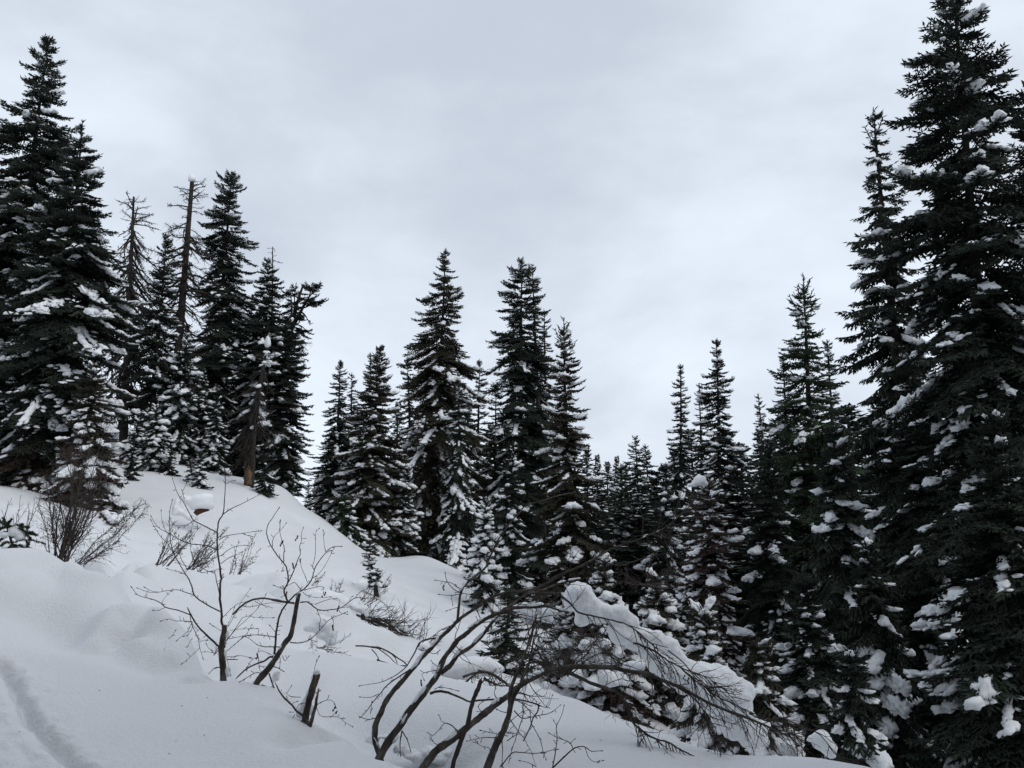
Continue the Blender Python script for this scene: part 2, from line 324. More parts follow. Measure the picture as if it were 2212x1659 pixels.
def ground(x, y, detail=True):
    x = np.atleast_1d(np.asarray(x, float)); y = np.atleast_1d(np.asarray(y, float))
    d = np.maximum(np.hypot(x, y), 1.0)
    z = _rbf(np.arctan2(x, y), np.log(d)) * d
    for (lst, s) in ((PITS, -1), (LUMPS, 1)):
        for (u, v, dd, r, h) in lst:
            c = at(u, v, dd)
            z = z + s * h * np.exp(-((x - c.x) ** 2 + (y - c.y) ** 2) / (r * r))
    for P, w, h in _folds:
        q = seg_dist(x, y, P)[0]; z = z + h * np.exp(-(q / w) ** 2)
    # ski track: a trough with a soft lip on the right and packed lower snow on the left
    q, sd = seg_dist(x, y, _track); s = -q * sd + 0.10; wob = 0.025 * vnoise(np.stack([x * 4, y * 4, x * 0], 1)); s = s + wob
    s = s + 0.012 * vnoise(np.stack([x * 17, y * 17, x * 0 + 9], 1))
    near = 1 / (1 + np.exp(np.clip((d - 11) / 0.6, -50, 50)))
    z = z + near * (-0.12 * np.exp(-(s / 0.05) ** 2) - 0.030 / (1 + np.exp(np.clip(-s / 0.05, -50, 50))) + 0.018 * np.exp(-((s - 0.16) / 0.06) ** 2))
    z = z + near * 0.016 * vnoise(np.stack([x * 13, y * 13, x * 0 + 3], 1)) * np.exp(-(np.maximum(-s, 0) / 0.25) ** 2)
    return z
def g1(x, y):
    return float(ground(x, y)[0])
def terrain_noise(x, y, d):
    x = np.atleast_1d(np.asarray(x, float)); y = np.atleast_1d(np.asarray(y, float)); d = np.atleast_1d(np.asarray(d, float)); o = np.zeros_like(x)
    n = lambda k, s: vnoise(np.stack([x * k, y * k, o + s], 1))
    z = 0.055 * n(0.8, 1.5) * np.minimum(1, d / 12) + 0.010 * n(2.3, 4.5) + 0.0025 * n(7, 8.5)
    z = z + np.where((d > 12.5) & (d < 26), 0.17 * np.abs(n(1.25, 2.2)) * np.clip((d - 12.5) / 2, 0, 1), 0) + np.where(d > 14, 0.16 * n(0.22, 5.1) * np.clip((d - 14) / 6, 0, 1), 0)
    return np.where(d < 300, z, 0)
def gz(x, y):
    d = math.hypot(x, y)
    return g1(x, y) + float(terrain_noise(x, y, d)[0])
def make_ground():
    az_in = np.linspace(R(-34), R(34), 640)
    az_out = np.concatenate([np.linspace(R(-180), R(-34), 60, endpoint=False), az_in, np.linspace(R(34), R(180), 60)[1:]])[:-1]
    ds = np.concatenate([np.geomspace(1.2, 5.5, 12, endpoint=False), np.geomspace(5.5, 20, 300, endpoint=False), np.geomspace(20, 45, 90, endpoint=False), np.geomspace(45, 5000, 60)])
    A, D = np.meshgrid(az_out, ds)
    X = D * np.sin(A); Y = D * np.cos(A)
    Z = ground(X.ravel(), Y.ravel()).reshape(X.shape)
    xs, ys, dd = X.ravel(), Y.ravel(), D.ravel()
    nz = terrain_noise(xs, ys, dd).reshape(X.shape)
    Z = Z + nz
    na, nd = len(az_out), len(ds)
    V = np.stack([X, Y, Z], -1).reshape(-1, 3)
    i = np.arange(nd - 1)[:, None] * na; j = np.arange(na)[None]; j2 = (j + 1) % na
    F = np.stack([i + j, i + j2, i + na + j2, i + na + j], -1).reshape(-1, 4)
    V = np.vstack([V, [0, 0, -1.7]]); c = len(V) - 1
    me = mesh_from('snow_ground', V, F, [M_SNOW], smooth=True)
    o = link('snow_ground', me); tag(o, 'deep rolling snow cover with a hill on the left and a ski track at lower left', kind='structure')
    # centre cap
    cb = Buf(); cb.add(np.vstack([V[:na], V[c:]]), np.array([[k, na, (k + 1) % na] for k in range(na)]))
    o2 = link('snow_ground', cb.mesh('snow_ground_centre', [M_SNOW])); tag(o2, 'trampled snow underfoot', kind='structure')
    return o
make_ground()
# ------------------------------------------------------------------ conifer boughs (templates shared by all trees)
def axis_curve(L, droop, tip, n=14):
    """bough axis in the XZ plane, starting along +X"""
    P = [np.zeros(3)]
    for i in range(n):
        t = i / (n - 1)
        a = -droop * math.sin(math.pi * min(1, t * 0.9)) + tip * t * t
        P.append(P[-1] + np.array([math.cos(a), 0, math.sin(a)]) * L / n)
    return np.array(P)
def along(P, t):
    n = len(P) - 1; f = np.clip(np.asarray(t, float), 0, 1) * n; i = np.minimum(f.astype(int), n - 1); k = (f - i)[..., None]
    return P[i] * (1 - k) + P[i + 1] * k, (P[i + 1] - P[i]) / (np.linalg.norm(P[i + 1] - P[i], axis=-1, keepdims=True) + 1e-9)
def bough_geo(L, rng, style, sp=0.075, w=0.042, wid=0.43, low=False):
    droop, tip = {'fan': (0.38, 0.30), 'hang': (0.42, 0.15), 'stiff': (0.16, 0.25), 'sparse': (0.24, 0.35)}[style]
    droop *= rng.uniform(0.7, 1.3); tip *= rng.uniform(0.6, 1.3)
    P = axis_curve(L, droop, tip)
    P[:, 1] += np.linspace(0, 1, len(P)) ** 2 * L * rng.normal() * 0.07
    A, B, W = [], [], []
    n = max(3, int(L * 0.93 / sp))
    t0 = 0.12 if L > 1 else 0.05
    for i in range(n):
        t = t0 + (1 - t0) * (i + 0.5 * rng.random()) / n
        for sgn in (-1, 1):
            if rng.random() < (0.12 if style != 'sparse' else 0.33): continue
            p, d = along(P, t)
            ln = L * wid * (1 - t) ** 0.75 * min(1, 0.35 + t * 2.2) * rng.uniform(0.65, 1.2) + 0.09
            ang = R(rng.uniform(42, 62)) * sgn
            dv = np.array([d[0] * math.cos(ang), math.sin(ang), d[2] * math.cos(ang)])
            dv[2] += rng.normal() * 0.10 - (0.30 if style == 'hang' else 0.08)
            dv /= np.linalg.norm(dv)
            m = max(1, int(ln / (sp * 1.25))); q = p.copy()
            sag = -0.55 if style == 'hang' else -0.22
            prev = q
            for j in range(m):
                s = (j + 1) / m
                nd = dv.copy(); nd[2] += sag * s * 0.6 + (0.25 * s * s if style != 'hang' else 0); nd /= np.linalg.norm(nd)
                q2 = prev + nd * ln / m
                A.append(prev); B.append(q2 + nd * 0.03); W.append(w)
                sub = (sp * 1.6 + 0.35 * ln * (1 - s)) * rng.uniform(0.5, 1.1)
                for sg2 in (-1, 1):
                    if rng.random() < 0.22: continue
                    an = R(rng.uniform(38, 60)) * sg2
                    e = np.array([nd[0] * math.cos(an) - nd[1] * math.sin(an), nd[0] * math.sin(an) + nd[1] * math.cos(an), nd[2]])
                    if style == 'hang': e[2] -= rng.uniform(0.3, 1.3)
                    else: e[2] += rng.normal() * 0.42 - 0.30
                    e /= np.linalg.norm(e)
                    A.append(prev); B.append(prev + e * sub); W.append(w * 0.95)
                prev = q2
    # axis twigs
    for t in np.linspace(0.3, 1, max(3, int(L / 0.1))):
        p, d = along(P, t); e = d + rng.normal(size=3) * 0.25; e /= np.linalg.norm(e)
        A.append(p); B.append(p + e * 0.13); W.append(w)
    return P, np.array(A), np.array(B), np.array(W)
CLASSES = [0.35, 0.7, 1.25, 2.0, 3.0]
NV = 3
def make_templates(style, needle, seed, dead=False):
    rng = np.random.default_rng(seed); out = {}
    for ci, L in enumerate(CLASSES):
        for k in range(NV):
            P, A, B, W = bough_geo(L, rng, style, sp={0: .045, 1: .06, 2: .075, 3: .085, 4: .095}[ci], w={0: .034, 1: .040, 2: .046, 3: .05, 4: .052}[ci])
            b = Buf(); V, F = spindles(A, B, W, rng); b.add(V, F, 0)
            V, F = tube(P, np.linspace(0.011 * L + 0.006, 0.004, len(P)), 5, cap=False); b.add(V, F, 1)
            out[ci, k] = (b.mesh(f'{style}_bough', [needle, M_BARK]), P)
    return out
def dead_template(L, rng, up=0.0, dens=1.0):
    """a bare dead bough with short brittle side twigs"""
    P = [np.zeros(3)]; d = np.array([1.0, 0, up])
    for i in range(12):
        d = d + rng.normal(size=3) * 0.10 + np.array([0, 0, -0.10 + 0.02 * i]); d /= np.linalg.norm(d); P.append(P[-1] + d * L / 12)
    P = np.array(P); b = Buf()
    V, F = tube(P, np.linspace(0.022 * L + 0.010, 0.012, len(P)), 5, cap=False); b.add(V, F)
    for i in range(int(L * 16 * dens)):
        t = rng.uniform(0.15, 1); p, dd = along(P, t)
        e = dd * 0.7 + rng.normal(size=3) * 0.55; e[2] -= 0.15; e /= np.linalg.norm(e); l = L * rng.uniform(0.08, 0.28) * (1.1 - t * 0.6)
        m = p + e * l * 0.5 + rng.normal(size=3) * 0.03 * L; q = m + (e + rng.normal(size=3) * 0.35) * l * 0.5
        V, F = tube(np.array([p, m, q]), [0.014, 0.012, 0.008], 3, cap=False); b.add(V, F)
        if rng.random() < 0.6:
            q2 = m + (e + rng.normal(size=3) * 0.8) * l * 0.35
            V, F = tube(np.array([m, q2]), [0.011, 0.007], 3, cap=False); b.add(V, F)
    return b.mesh('dead_bough', [M_BARK]), P
def snow_template(L, P, rng, load):
    b = Buf(); L0 = L
    if load == 4:            # a thin uneven line of snow along the top of the bough
        for t in np.arange(rng.uniform(.2, .4), 0.97, 0.085 / max(L, .5) ** .5):
            p, d = along(P, t); r = (0.030 + 0.022 * L) * rng.uniform(.6, 1.3)
            V, F = lump(p + np.array([0, rng.normal() * .02 * L, r * .5]), (r * 1.7, r * 1.1, r * .8), 2, rng, amp=.4); V[:, 2] += (V[:, 0] - p[0]) * d[2] * .9; b.add(V, F)
            if rng.random() < .5:
                sg = rng.choice([-1, 1]); o = L * .3 * (1 - t) * rng.uniform(.3, .9); V, F = lump(p + np.array([o * .6, sg * o, -0.05 * o]), (r * 1.6, r * .7, r * .5), 1, rng, amp=.4, rot=sg * .9); b.add(V, F)
        return b.mesh('snow_clump', [M_SNOWB], smooth=True)
    # main pillow(s) along the bough
    a = rng.uniform(0.45, 0.78); n = {1: 1, 2: 2, 3: 4}[load]; step = 0.11
    base = {1: 0.050, 2: 0.068, 3: 0.094}[load] * (0.4 + L) ** 0.34
    for i in range(n):
        t = min(0.97, a + i * step); p, d = along(P, t)
        r = base * rng.uniform(0.75, 1.25)
        V, F = lump(p + np.array([0, rng.normal() * 0.05 * L0, r * 0.5]), (r * rng.uniform(1.0, 1.5), r * rng.uniform(0.75, 1.15), r * rng.uniform(0.6, 0.95)), 3 if r > 0.12 else 2, rng, amp=0.55, freq=2.1, rot=rng.normal() * 0.5)
        V[:, 2] += (V[:, 0] - p[0]) * d[2] * 0.9
        b.add(V, F)
    # small bits caught on side sprays
    for i in range(int({1: 6, 2: 12, 3: 18}[load] * (0.4 + 0.4 * L))):
        t = rng.uniform(0.2, 0.98); p, d = along(P, t)
        s = rng.choice([-1, 1]); o = L * 0.30 * (1 - t) ** 0.7 * rng.uniform(0.2, 0.9)
        r = rng.uniform(0.025, 0.062) * (0.65 + 0.3 * L)
        V, F = lump(p + np.array([o * 0.6, s * o, 0.02 - 0.12 * o]), (r * rng.uniform(1.0, 2.4), r * rng.uniform(0.8, 1.4), r * 0.6), 1 if r < 0.05 else 2, rng, amp=0.35, rot=s * 0.9)
        b.add(V, F)
    return b.mesh('snow_clump', [M_SNOWB], smooth=True)
TPL, STPL = {}, {}
for st, nm, sd in (('fan', M_NEEDLE, 11), ('hang', M_NEEDLE, 22), ('stiff', M_NEEDLE, 33), ('sparse', M_NEEDLE_G, 44)):
    TPL[st] = make_templates(st, nm, sd)
    rng_ = np.random.default_rng(sd + 5)
    for key, (me, P) in TPL[st].items():
        for ld in (1, 2, 3, 4): STPL[st, key, ld] = snow_template(CLASSES[key[0]], P, rng_, ld)
MATVAR = {}
def variant(me, mat):
    k = (me.name, mat.name)
    if k not in MATVAR:
        m2 = me.copy(); m2.materials[0] = mat; MATVAR[k] = m2
    return MATVAR[k]
rng_ = np.random.default_rng(77)
DEAD = [dead_template(L, rng_) for L in (0.8, 1.2, 1.6, 2.2, 2.8, 1.0)]
DEADLEN = [0.8, 1.2, 1.6, 2.2, 2.8, 1.0]

def trunk_mesh(H, r0, lean, rng, rtop=0.012, n=26, sides=9, wob=0.05):
    z = np.linspace(-0.6, H, n); f = np.clip(z / H, 0, 1)
    ph = rng.uniform(0, 6, 4)
    P = np.stack([lean[0] * f + wob * np.sin(f * 5 + ph[0]) * f * (1 - f) * 2, lean[1] * f + wob * np.sin(f * 4 + ph[1]) * f * (1 - f) * 2, z], 1)
    rr = r0 * (1 - f) ** 0.85 + rtop; rr *= 1 + 0.5 * np.exp(-np.clip(z, 0, None) / 0.35)
    V, F = tube(P, rr, sides)
    for i in range(len(V)):
        if i < n * sides:
            v = Vector(V[i]); k = noise.noise(Vector((v.x * 5, v.y * 5, v.z * 1.1)) + Vector(ph[:3])) * 0.16
            V[i, :2] += (V[i, :2] - P[i // sides][:2]) * k
    return V, F, P
def crown_r(s, shape, full):
    """relative crown radius at distance s (0 top .. 1 base)"""
    if shape == 'spire': return min(1.0, (s / full) ** 0.70) if s < full else 1 - 0.10 * (s - full) / (1 - full)
    if shape == 'linear': return min(1.0, 0.04 + s / full)
    if shape == 'cone': return s ** 0.76
    if shape == 'column': return min(1.0, (s / full) ** 0.6) * (1 - 0.25 * max(0, s - 0.75))
    return s
def conifer(label, u, vt, d, hw, style='fan', shape='spire', full=0.55, snow=0.4, heavy=0.25, n=190, mat=None, group=None, lean=(0, 0), clear=0.03,
            top_up=38, low_dn=-22, seed=0, name='conifer', cat='conifer tree', tuft=None, trunk_r=None, zoff=0.0, bald=None, dead_low=0, vb=None, rough=0.22, antler=0, lines=0.22):
    rng = np.random.default_rng(1000 + seed + int(abs(u) * 3 + vt))
    topP = at(u, vt, d)
    if lean == (0, 0): lean = (rng.normal() * .007 * d, rng.normal() * .007 * d)
    bx, by = topP.x - lean[0], topP.y - lean[1]
    bz = gz(bx, by) + zoff if vb is None else at(u, vb, d).z
    H = topP.z - bz
    hw_m = hw / FPX * d * 1.12
    n = min(296, int(n * 1.2))
    t = empty(name, (bx, by, bz), label, cat, group)
    tr = trunk_r or (0.011 * H + 0.02)
    V, F, P = trunk_mesh(H, tr, lean, rng)
    link('trunk', mesh_from('trunk', V, F, [M_BARK], smooth=True), t)
    zs = P[:, 2]
    def tp(z): return np.array([np.interp(z, zs, P[:, 0]), np.interp(z, zs, P[:, 1]), z])
    # heights of the boughs: denser near the top
    k = np.arange(n); f = (k + 0.5) / n
    az = rng.uniform(0, 6.28)
    ang0 = rng.uniform(0, 6.28)
    lop = rng.uniform(-1, 1, 6)
    for i in range(n):
        s = f[i] ** 1.04 * (1 - clear) + rng.normal() * 0.006; s = min(max(s, 0.012), 0.995)
        az += 2.399963 + rng.normal() * 0.35
        if bald and bald(s, rng): continue
        r = hw_m * crown_r(s, shape, full) * (0.62 if i % 4 == 3 else 1.0)
        irr = 1 + rough * math.sin(az * 1 + s * 9 + lop[0] * 6) * lop[1] + rng.normal() * rough * 0.9
        irr *= 1 + rough * 0.8 * math.sin(s * 34 + lop[3] * 9)
        irr = min(1.22, max(0.55, irr))
        r = max(0.16, r * irr)
        r = max(r, 0.16)
        z = H * (1 - s)
        el = np.interp(s, [0, 0.12, 0.4, 1.0], [top_up + 8, top_up * 0.35, low_dn * 0.6, low_dn - 5]) + rng.normal() * 9
        Lb = r / max(0.5, math.cos(R(el)))
        ci = int(np.argmin([abs(math.log(Lb / c)) for c in CLASSES])); ck = int(rng.integers(NV))
        me, Pt = TPL[style][ci, ck]
        sc = Lb / CLASSES[ci]
        m_ = mat
        if dead_low and s > 1 - dead_low and rng.random() < (s - 1 + dead_low) / dead_low * 1.3: m_ = M_NEEDLE_D
        if m_ is not None: me = variant(me, m_)
        p = tp(z)
        M = Matrix.Translation(Vector(p)) @ Matrix.Rotation(az, 4, 'Z') @ Matrix.Rotation(-R(el), 4, 'Y') @ Matrix.Rotation(rng.normal() * 0.15, 4, 'X') @ Matrix.Scale(sc, 4)
        b = link('bough', me, t, matrix=M)
        if rng.random() < min(0.97, snow * (1.55 if s > 0.3 else 1.1)):
            ld = 3 if rng.random() < heavy else (2 if rng.random() < 0.5 else 1)
            if rng.random() < lines: ld = 4
            link('snow_clump', STPL[style, (ci, ck), ld], b)
    # leader
    b = Buf(); A, B = [], []
    for q in range(int(10 + 10 * H / 15)):
        z = H - rng.uniform(-0.10, 0.5) * min(1.0, H / 10); e = np.array([rng.normal() * 0.5, rng.normal() * 0.5, 1.0]); e /= np.linalg.norm(e)
        c = tp(min(z, H)); A.append(c); B.append(c + e * rng.uniform(0.10, 0.22))
    V, F = spindles(A, B, 0.035, rng); b.add(V, F)
    for q in range(antler):
        z = H - (0.35 + 1.1 * q / max(1, antler)) * min(1, d / 28); c = tp(z); a = q * 2.4 + 0.3; o_ = np.array([math.cos(a), math.sin(a), 0])
        e = o_ * 0.9 + np.array([0, 0, 0.45]); ln = rng.uniform(0.3, 0.75) * (0.6 + 0.6 * q / antler)
        for j in range(4):
            e = e + np.array([0, 0, 0.28]); e /= np.linalg.norm(e); c2 = c + e * ln / 4
            V, F = spindles([c - e * .03], [c2 + e * .05], 0.05, rng, mid=.5); b.add(V, F)
            if j in (1, 2, 3):
                for sg in (-1, 1):
                    sd = np.array([-o_[1], o_[0], 0]) * sg * .8 + e * .6 + rng.normal(size=3) * .15; V, F = spindles([c2], [c2 + sd * rng.uniform(.08, .2)], 0.036, rng); b.add(V, F)
            c = c2
    link('leader_tuft', b.mesh('leader_tuft', [mat or M_NEEDLE]), t)
    return t, H, tp, rng

# ------------------------------------------------------------------ baked crowns shared by the background trees
def baked_crown(seed, shape, full, style='fan', ratio=0.17, n=125):
    """unit tree: height 10, crown radius ratio*10"""
    rng = np.random.default_rng(seed); H = 10.0; b = Buf(); sb = Buf(); az = 0
    for i in range(n):
        s = ((i + 0.5) / n) ** 1.3; az += 2.4 + rng.normal() * 0.3
        r = max(0.12, H * ratio * crown_r(s, shape, full) * (1 + rng.normal() * 0.2)); z = H * (1 - s)
        el = R(np.interp(s, [0, 0.15, 0.4, 1.0], [45, 15, -8, -22]) + rng.normal() * 6)
        P, A, B, W = bough_geo(r, rng, style, sp=0.12, w=0.075, wid=0.5)
        cz_, sz_ = math.cos(az), math.sin(az); ce, se = math.cos(el), math.sin(el)
        def tf(Q):
            Q = np.asarray(Q); x = Q[:, 0] * ce - Q[:, 2] * se; zz = Q[:, 0] * se + Q[:, 2] * ce
            return np.stack([x * cz_ - Q[:, 1] * sz_, x * sz_ + Q[:, 1] * cz_, zz + z], 1)
        V, F = spindles(tf(A), tf(B), W, rng); b.add(V, F)
        if rng.random() < 0.5:
            for q in range(rng.integers(1, 4)):
                p, dd = along(P, min(0.95, 0.45 + 0.17 * q)); rr = rng.uniform(0.05, 0.12)
                V, F = lump((0, 0, 0), (rr * 1.5, rr, rr * 0.7), 1, rng, amp=0.3)
                sb.add(V + tf((p + np.array([0, 0, rr * 0.4]))[None])[0], F)
    V, F = spindles(np.array([[0, 0, H - 0.3]] * 8), np.array([[rng.normal() * 0.06, rng.normal() * 0.06, H + rng.uniform(-0.05, 0.15)] for _ in range(8)]), 0.05, rng); b.add(V, F)
    V, F, P = trunk_mesh(H, 0.14, (0, 0), rng)
    return b.mesh('crown', [M_NEEDLE]), sb.mesh('snow_cover', [M_SNOWB], smooth=True), mesh_from('trunk', V, F, [M_BARK], smooth=True)
BAKED = [baked_crown(501, 'spire', 0.5), baked_crown(502, 'cone', 1), baked_crown(503, 'spire', 0.35, ratio=0.14), baked_crown(504, 'cone', 1, 'hang', 0.2), baked_crown(505, 'column', 0.4, ratio=0.13)]
BRAT = [0.17, 0.17, 0.14, 0.2, 0.13]
def far_conifer(label, u, vt, d, hw, k=0, rz=0.0, group='conifers of the background wood', snow=True):
    topP = at(u, vt, d); bz = gz(topP.x, topP.y) - 0.3; H = topP.z - bz
    t = empty('conifer', (topP.x, topP.y, bz), label, 'conifer tree', group, rz)
    cr, sn, tr = BAKED[k]; sx = (hw / FPX * d) / (10 * BRAT[k]); sz = H / 10
    M = Matrix.Diagonal((sx, sx, sz, 1))
    link('trunk', tr, t, matrix=M); link('crown', cr, t, matrix=M)
    if snow: link('snow_cover', sn, t, matrix=M)
    return t
# ------------------------------------------------------------------ the conifers in view
G_L = 'snow-dusted conifers of the left hilltop grove'
G_C = 'snow-dusted conifers of the central group'
G_R = 'tall conifers along the right side'
# left grove
conifer('tallest dark fir at the left edge, pointed top, many snow pads', 105, 82, 32, 140, 'fan', 'linear', 0.50, 0.5, 0.2, n=290, group=G_L, lean=(0.4, 0), seed=1, top_up=30, low_dn=-30)
conifer('dark fir with a thin broken top standing right of the tallest left fir', 178, 266, 29, 112, 'fan', 'linear', 0.42, 0.45, 0.2, n=280, group=G_L, seed=2, mat=M_NEEDLE, top_up=25, low_dn=-25, dead_low=0.22, bald=lambda s, r: s < 0.10 and r.random() < 0.45)
conifer('dark fir cut off by the left picture edge behind the tallest fir', -45, 300, 36, 110, 'fan', 'spire', 0.5, 0.4, 0.3, n=200, group=G_L, seed=3)
conifer('narrow dark spruce with a small snow cap between two bare dead trees', 360, 508, 42, 50, 'stiff', 'spire', 0.6, 0.45, 0.3, n=170, group=G_L, seed=4)
conifer('short snow-loaded fir left of the tall fir on the hilltop', 405, 730, 41, 48, 'fan', 'spire', 0.5, 0.6, 0.5, n=120, group=G_L, seed=5)
conifer('tall dense fir with a rounded tip in the middle of the hilltop grove', 500, 376, 45, 62, 'fan', 'column', 0.35, 0.4, 0.25, n=270, group=G_L, seed=6, rough=0.3)
conifer('dense dark fir right behind the bark-stripped snag', 578, 560, 44, 66, 'fan', 'spire', 0.5, 0.35, 0.3, n=230, group=G_L, seed=7, lean=(-0.3, 0))
conifer('outermost dark fir on the right rim of the hilltop grove', 622, 690, 43, 50, 'fan', 'column', 0.4, 0.35, 0.25, n=200, group=G_L, seed=8, low_dn=-12)
conifer('small bushy fir almost buried in snow under the narrow spruce', 338, 880, 37, 52, 'fan', 'cone', 1, 0.8, 0.7, n=90, group=G_L, seed=9)
conifer('small snow-laden fir left of the little bushy fir', 300, 905, 38, 34, 'fan', 'cone', 1, 0.5, 0.4, n=60, group=G_L, seed=10)
conifer('low dark fir at the foot of the tall hilltop fir', 470, 860, 40, 44, 'fan', 'cone', 1, 0.55, 0.5, n=90, group=G_L, seed=11)
conifer('young fir tucked between the snag and the tall hilltop fir', 440, 800, 43, 40, 'fan', 'cone', 1, 0.5, 0.4, n=100, group=G_L, seed=12)
conifer('slender dark fir filling the grove left of the rim fir', 545, 640, 47, 45, 'fan', 'spire', 0.4, 0.35, 0.2, n=150, group=G_L, seed=13)
conifer('bushy low fir with brown dead skirt at the foot of the left firs', 205, 790, 27, 86, 'fan', 'cone', 1, 0.5, 0.4, n=150, group=G_L, seed=14, mat=M_NEEDLE_B, dead_low=0.6)
conifer('dark low fir at the left edge above the grey shaded snow', 50, 560, 31, 110, 'fan', 'cone', 1, 0.4, 0.2, n=220, group=G_L, seed=15, low_dn=-28)
# tiny saplings on the crest
G_S = 'tiny fir saplings poking out of the hilltop snow'
conifer('tiny fir sapling on the crest below the buried bushy fir', 371, 968, 36, 17, 'stiff', 'cone', 1, 0.25, 0.2, n=34, group=G_S, seed=20, name='fir_sapling', cat='sapling')
conifer('thinnest fir sapling, left of a pair on the hilltop crest', 411, 990, 35, 16, 'stiff', 'cone', 1, 0.15, 0.1, n=26, group=G_S, seed=21, name='fir_sapling', cat='sapling')
conifer('fuller fir sapling with a ball of snow, right one of the crest pair', 434, 985, 34, 21, 'stiff', 'cone', 1, 0.5, 0.9, n=40, group=G_S, seed=22, name='fir_sapling', cat='sapling')
conifer('dark fir sapling beside the broken trunk foot', 572, 985, 35, 24, 'stiff', 'cone', 1, 0.2, 0.2, n=44, group=G_S, seed=23, name='fir_sapling', cat='sapling')
conifer('fir sapling at the left foot of the grove by the brown shrub', 289, 940, 34, 20, 'stiff', 'cone', 1, 0.3, 0.2, n=36, group=G_S, seed=24, name='fir_sapling', cat='sapling')
# central group
conifer('slim fir with evenly snow-dusted left side, leftmost of the central group', 735, 782, 56, 45, 'fan', 'spire', 0.6, 0.40, 0.25, n=170, group=G_C, seed=30)
conifer('thin pointed fir peeking out between the two left central firs', 760, 808, 60, 34, 'fan', 'spire', 0.5, 0.24, 0.2, n=110, group=G_C, seed=31)
conifer('dark fir directly behind the olive tinted fir of the central group', 800, 765, 52, 56, 'fan', 'cone', 1, 0.16, 0.2, n=150, group=G_C, seed=32)
conifer('olive tinted broad fir reaching down to the snow slope', 822, 752, 38, 101, 'stiff', 'cone', 1, 0.40, 0.45, n=260, group=G_C, seed=33, mat=M_NEEDLE_B, top_up=42, low_dn=-22)
conifer('narrow fir left of the tallest central fir', 880, 775, 54, 38, 'fan', 'spire', 0.6, 0.48, 0.2, n=140, group=G_C, seed=34)
conifer('tallest central fir, layered drooping boughs each lined with snow', 962, 541, 44, 92, 'fan', 'linear', 0.42, 0.48, 0.5, n=230, group=G_C, seed=35, mat=M_NEEDLE_B, top_up=30, low_dn=-38, rough=0.3, lines=0.6)
conifer('snow-streaked fir in front of the foot of the tallest central fir', 990, 830, 41, 72, 'hang', 'cone', 1, 0.48, 0.35, n=180, group=G_C, seed=36, low_dn=-40)
conifer('small green-topped fir right of the tallest central fir', 1036, 780, 52, 38, 'stiff', 'spire', 0.6, 0.48, 0.2, n=110, group=G_C, seed=37, mat=M_NEEDLE_G, top_up=45)
conifer('brownish ragged fir left of the double-topped fir', 1072, 830, 48, 43, 'sparse', 'spire', 0.5, 0.28, 0.2, n=150, group=G_C, seed=38, mat=M_NEEDLE_B)
conifer('tall ragged double-topped fir of the central group', 1128, 560, 45, 74, 'fan', 'spire', 0.3, 0.26, 0.35, n=250, group=G_C, seed=39, rough=0.42, low_dn=-25)
conifer('second leaning top of the double-topped central fir', 1150, 575, 45.4, 38, 'fan', 'spire', 0.35, 0.28, 0.25, n=130, group=G_C, seed=40, lean=(-0.6, 0), rough=0.3)
conifer('slim dark fir squeezed between the double-topped and the antler-topped tree', 1176, 672, 50, 40, 'fan', 'spire', 0.4, 0.24, 0.2, n=160, group=G_C, seed=41)
conifer('brownish spruce with an antler-like bare top and snow-heavy lower boughs', 1218, 690, 28, 99, 'stiff', 'cone', 1, 0.40, 0.6, n=230, group=G_C, seed=42, mat=M_NEEDLE_B, top_up=48, low_dn=-25, rough=0.3, antler=9, bald=lambda s, r: s < 0.05)
conifer('small fir bowed under thick slabs of snow below the central group', 1050, 1085, 27, 52, 'fan', 'cone', 1, 0.95, 0.95, n=90, group=G_C, seed=43)
conifer('dark low fir behind the snow-slabbed small fir', 1110, 960, 32, 67, 'fan', 'cone', 1, 0.40, 0.5, n=150, group=G_C, seed=44)
conifer('green-tipped bushy fir at the foot of the olive fir, left side', 745, 1075, 36, 45, 'sparse', 'cone', 1, 0.28, 0.3, n=80, group=G_C, seed=45, mat=M_NEEDLE_G)
conifer('little fir sapling with snow pads alone on the slope', 795, 1178, 22, 26, 'stiff', 'cone', 1, 0.7, 0.6, n=36, group=None, seed=46, name='fir_sapling', cat='sapling', top_up=10, low_dn=-12, clear=0.2)
conifer('dark low fir at the right foot of the olive fir', 880, 1010, 38, 49, 'fan', 'cone', 1, 0.48, 0.5, n=110, group=G_C, seed=47)
# right-centre group
conifer('distant pointed fir in the dip, taller of the close pair', 1372, 945, 58, 52, 'fan', 'spire', 0.5, 0.3, 0.15, n=140, group=G_R, seed=50)
conifer('distant pointed fir in the dip, lower of the close pair', 1394, 962, 60, 46, 'fan', 'spire', 0.5, 0.2, 0.1, n=120, group=G_R, seed=51)
conifer('slim grey-green fir with a thin leader, left of the snow-spotted fir', 1470, 790, 48, 48, 'fan', 'spire', 0.75, 0.45, 0.3, n=200, group=G_R, seed=52)
conifer('very thin fir between the slim grey-green fir and the snow-spotted fir', 1510, 832, 50, 34, 'fan', 'spire', 0.6, 0.4, 0.2, n=120, group=G_R, seed=53)
conifer('snow-spotted open fir with visible trunk, right of the narrow firs', 1548, 736, 41, 68, 'fan', 'spire', 0.6, 0.6, 0.4, n=230, group=G_R, seed=54, rough=0.35)
conifer('small pointed fir left of the sparse antler-topped spruce', 1638, 856, 46, 44, 'fan', 'spire', 0.7, 0.3, 0.2, n=120, group=G_R, seed=55)
conifer('dark fir behind the sparse antler-topped spruce, left side', 1692, 770, 40, 62, 'fan', 'spire', 0.7, 0.28, 0.3, n=200, group=G_R, seed=56)
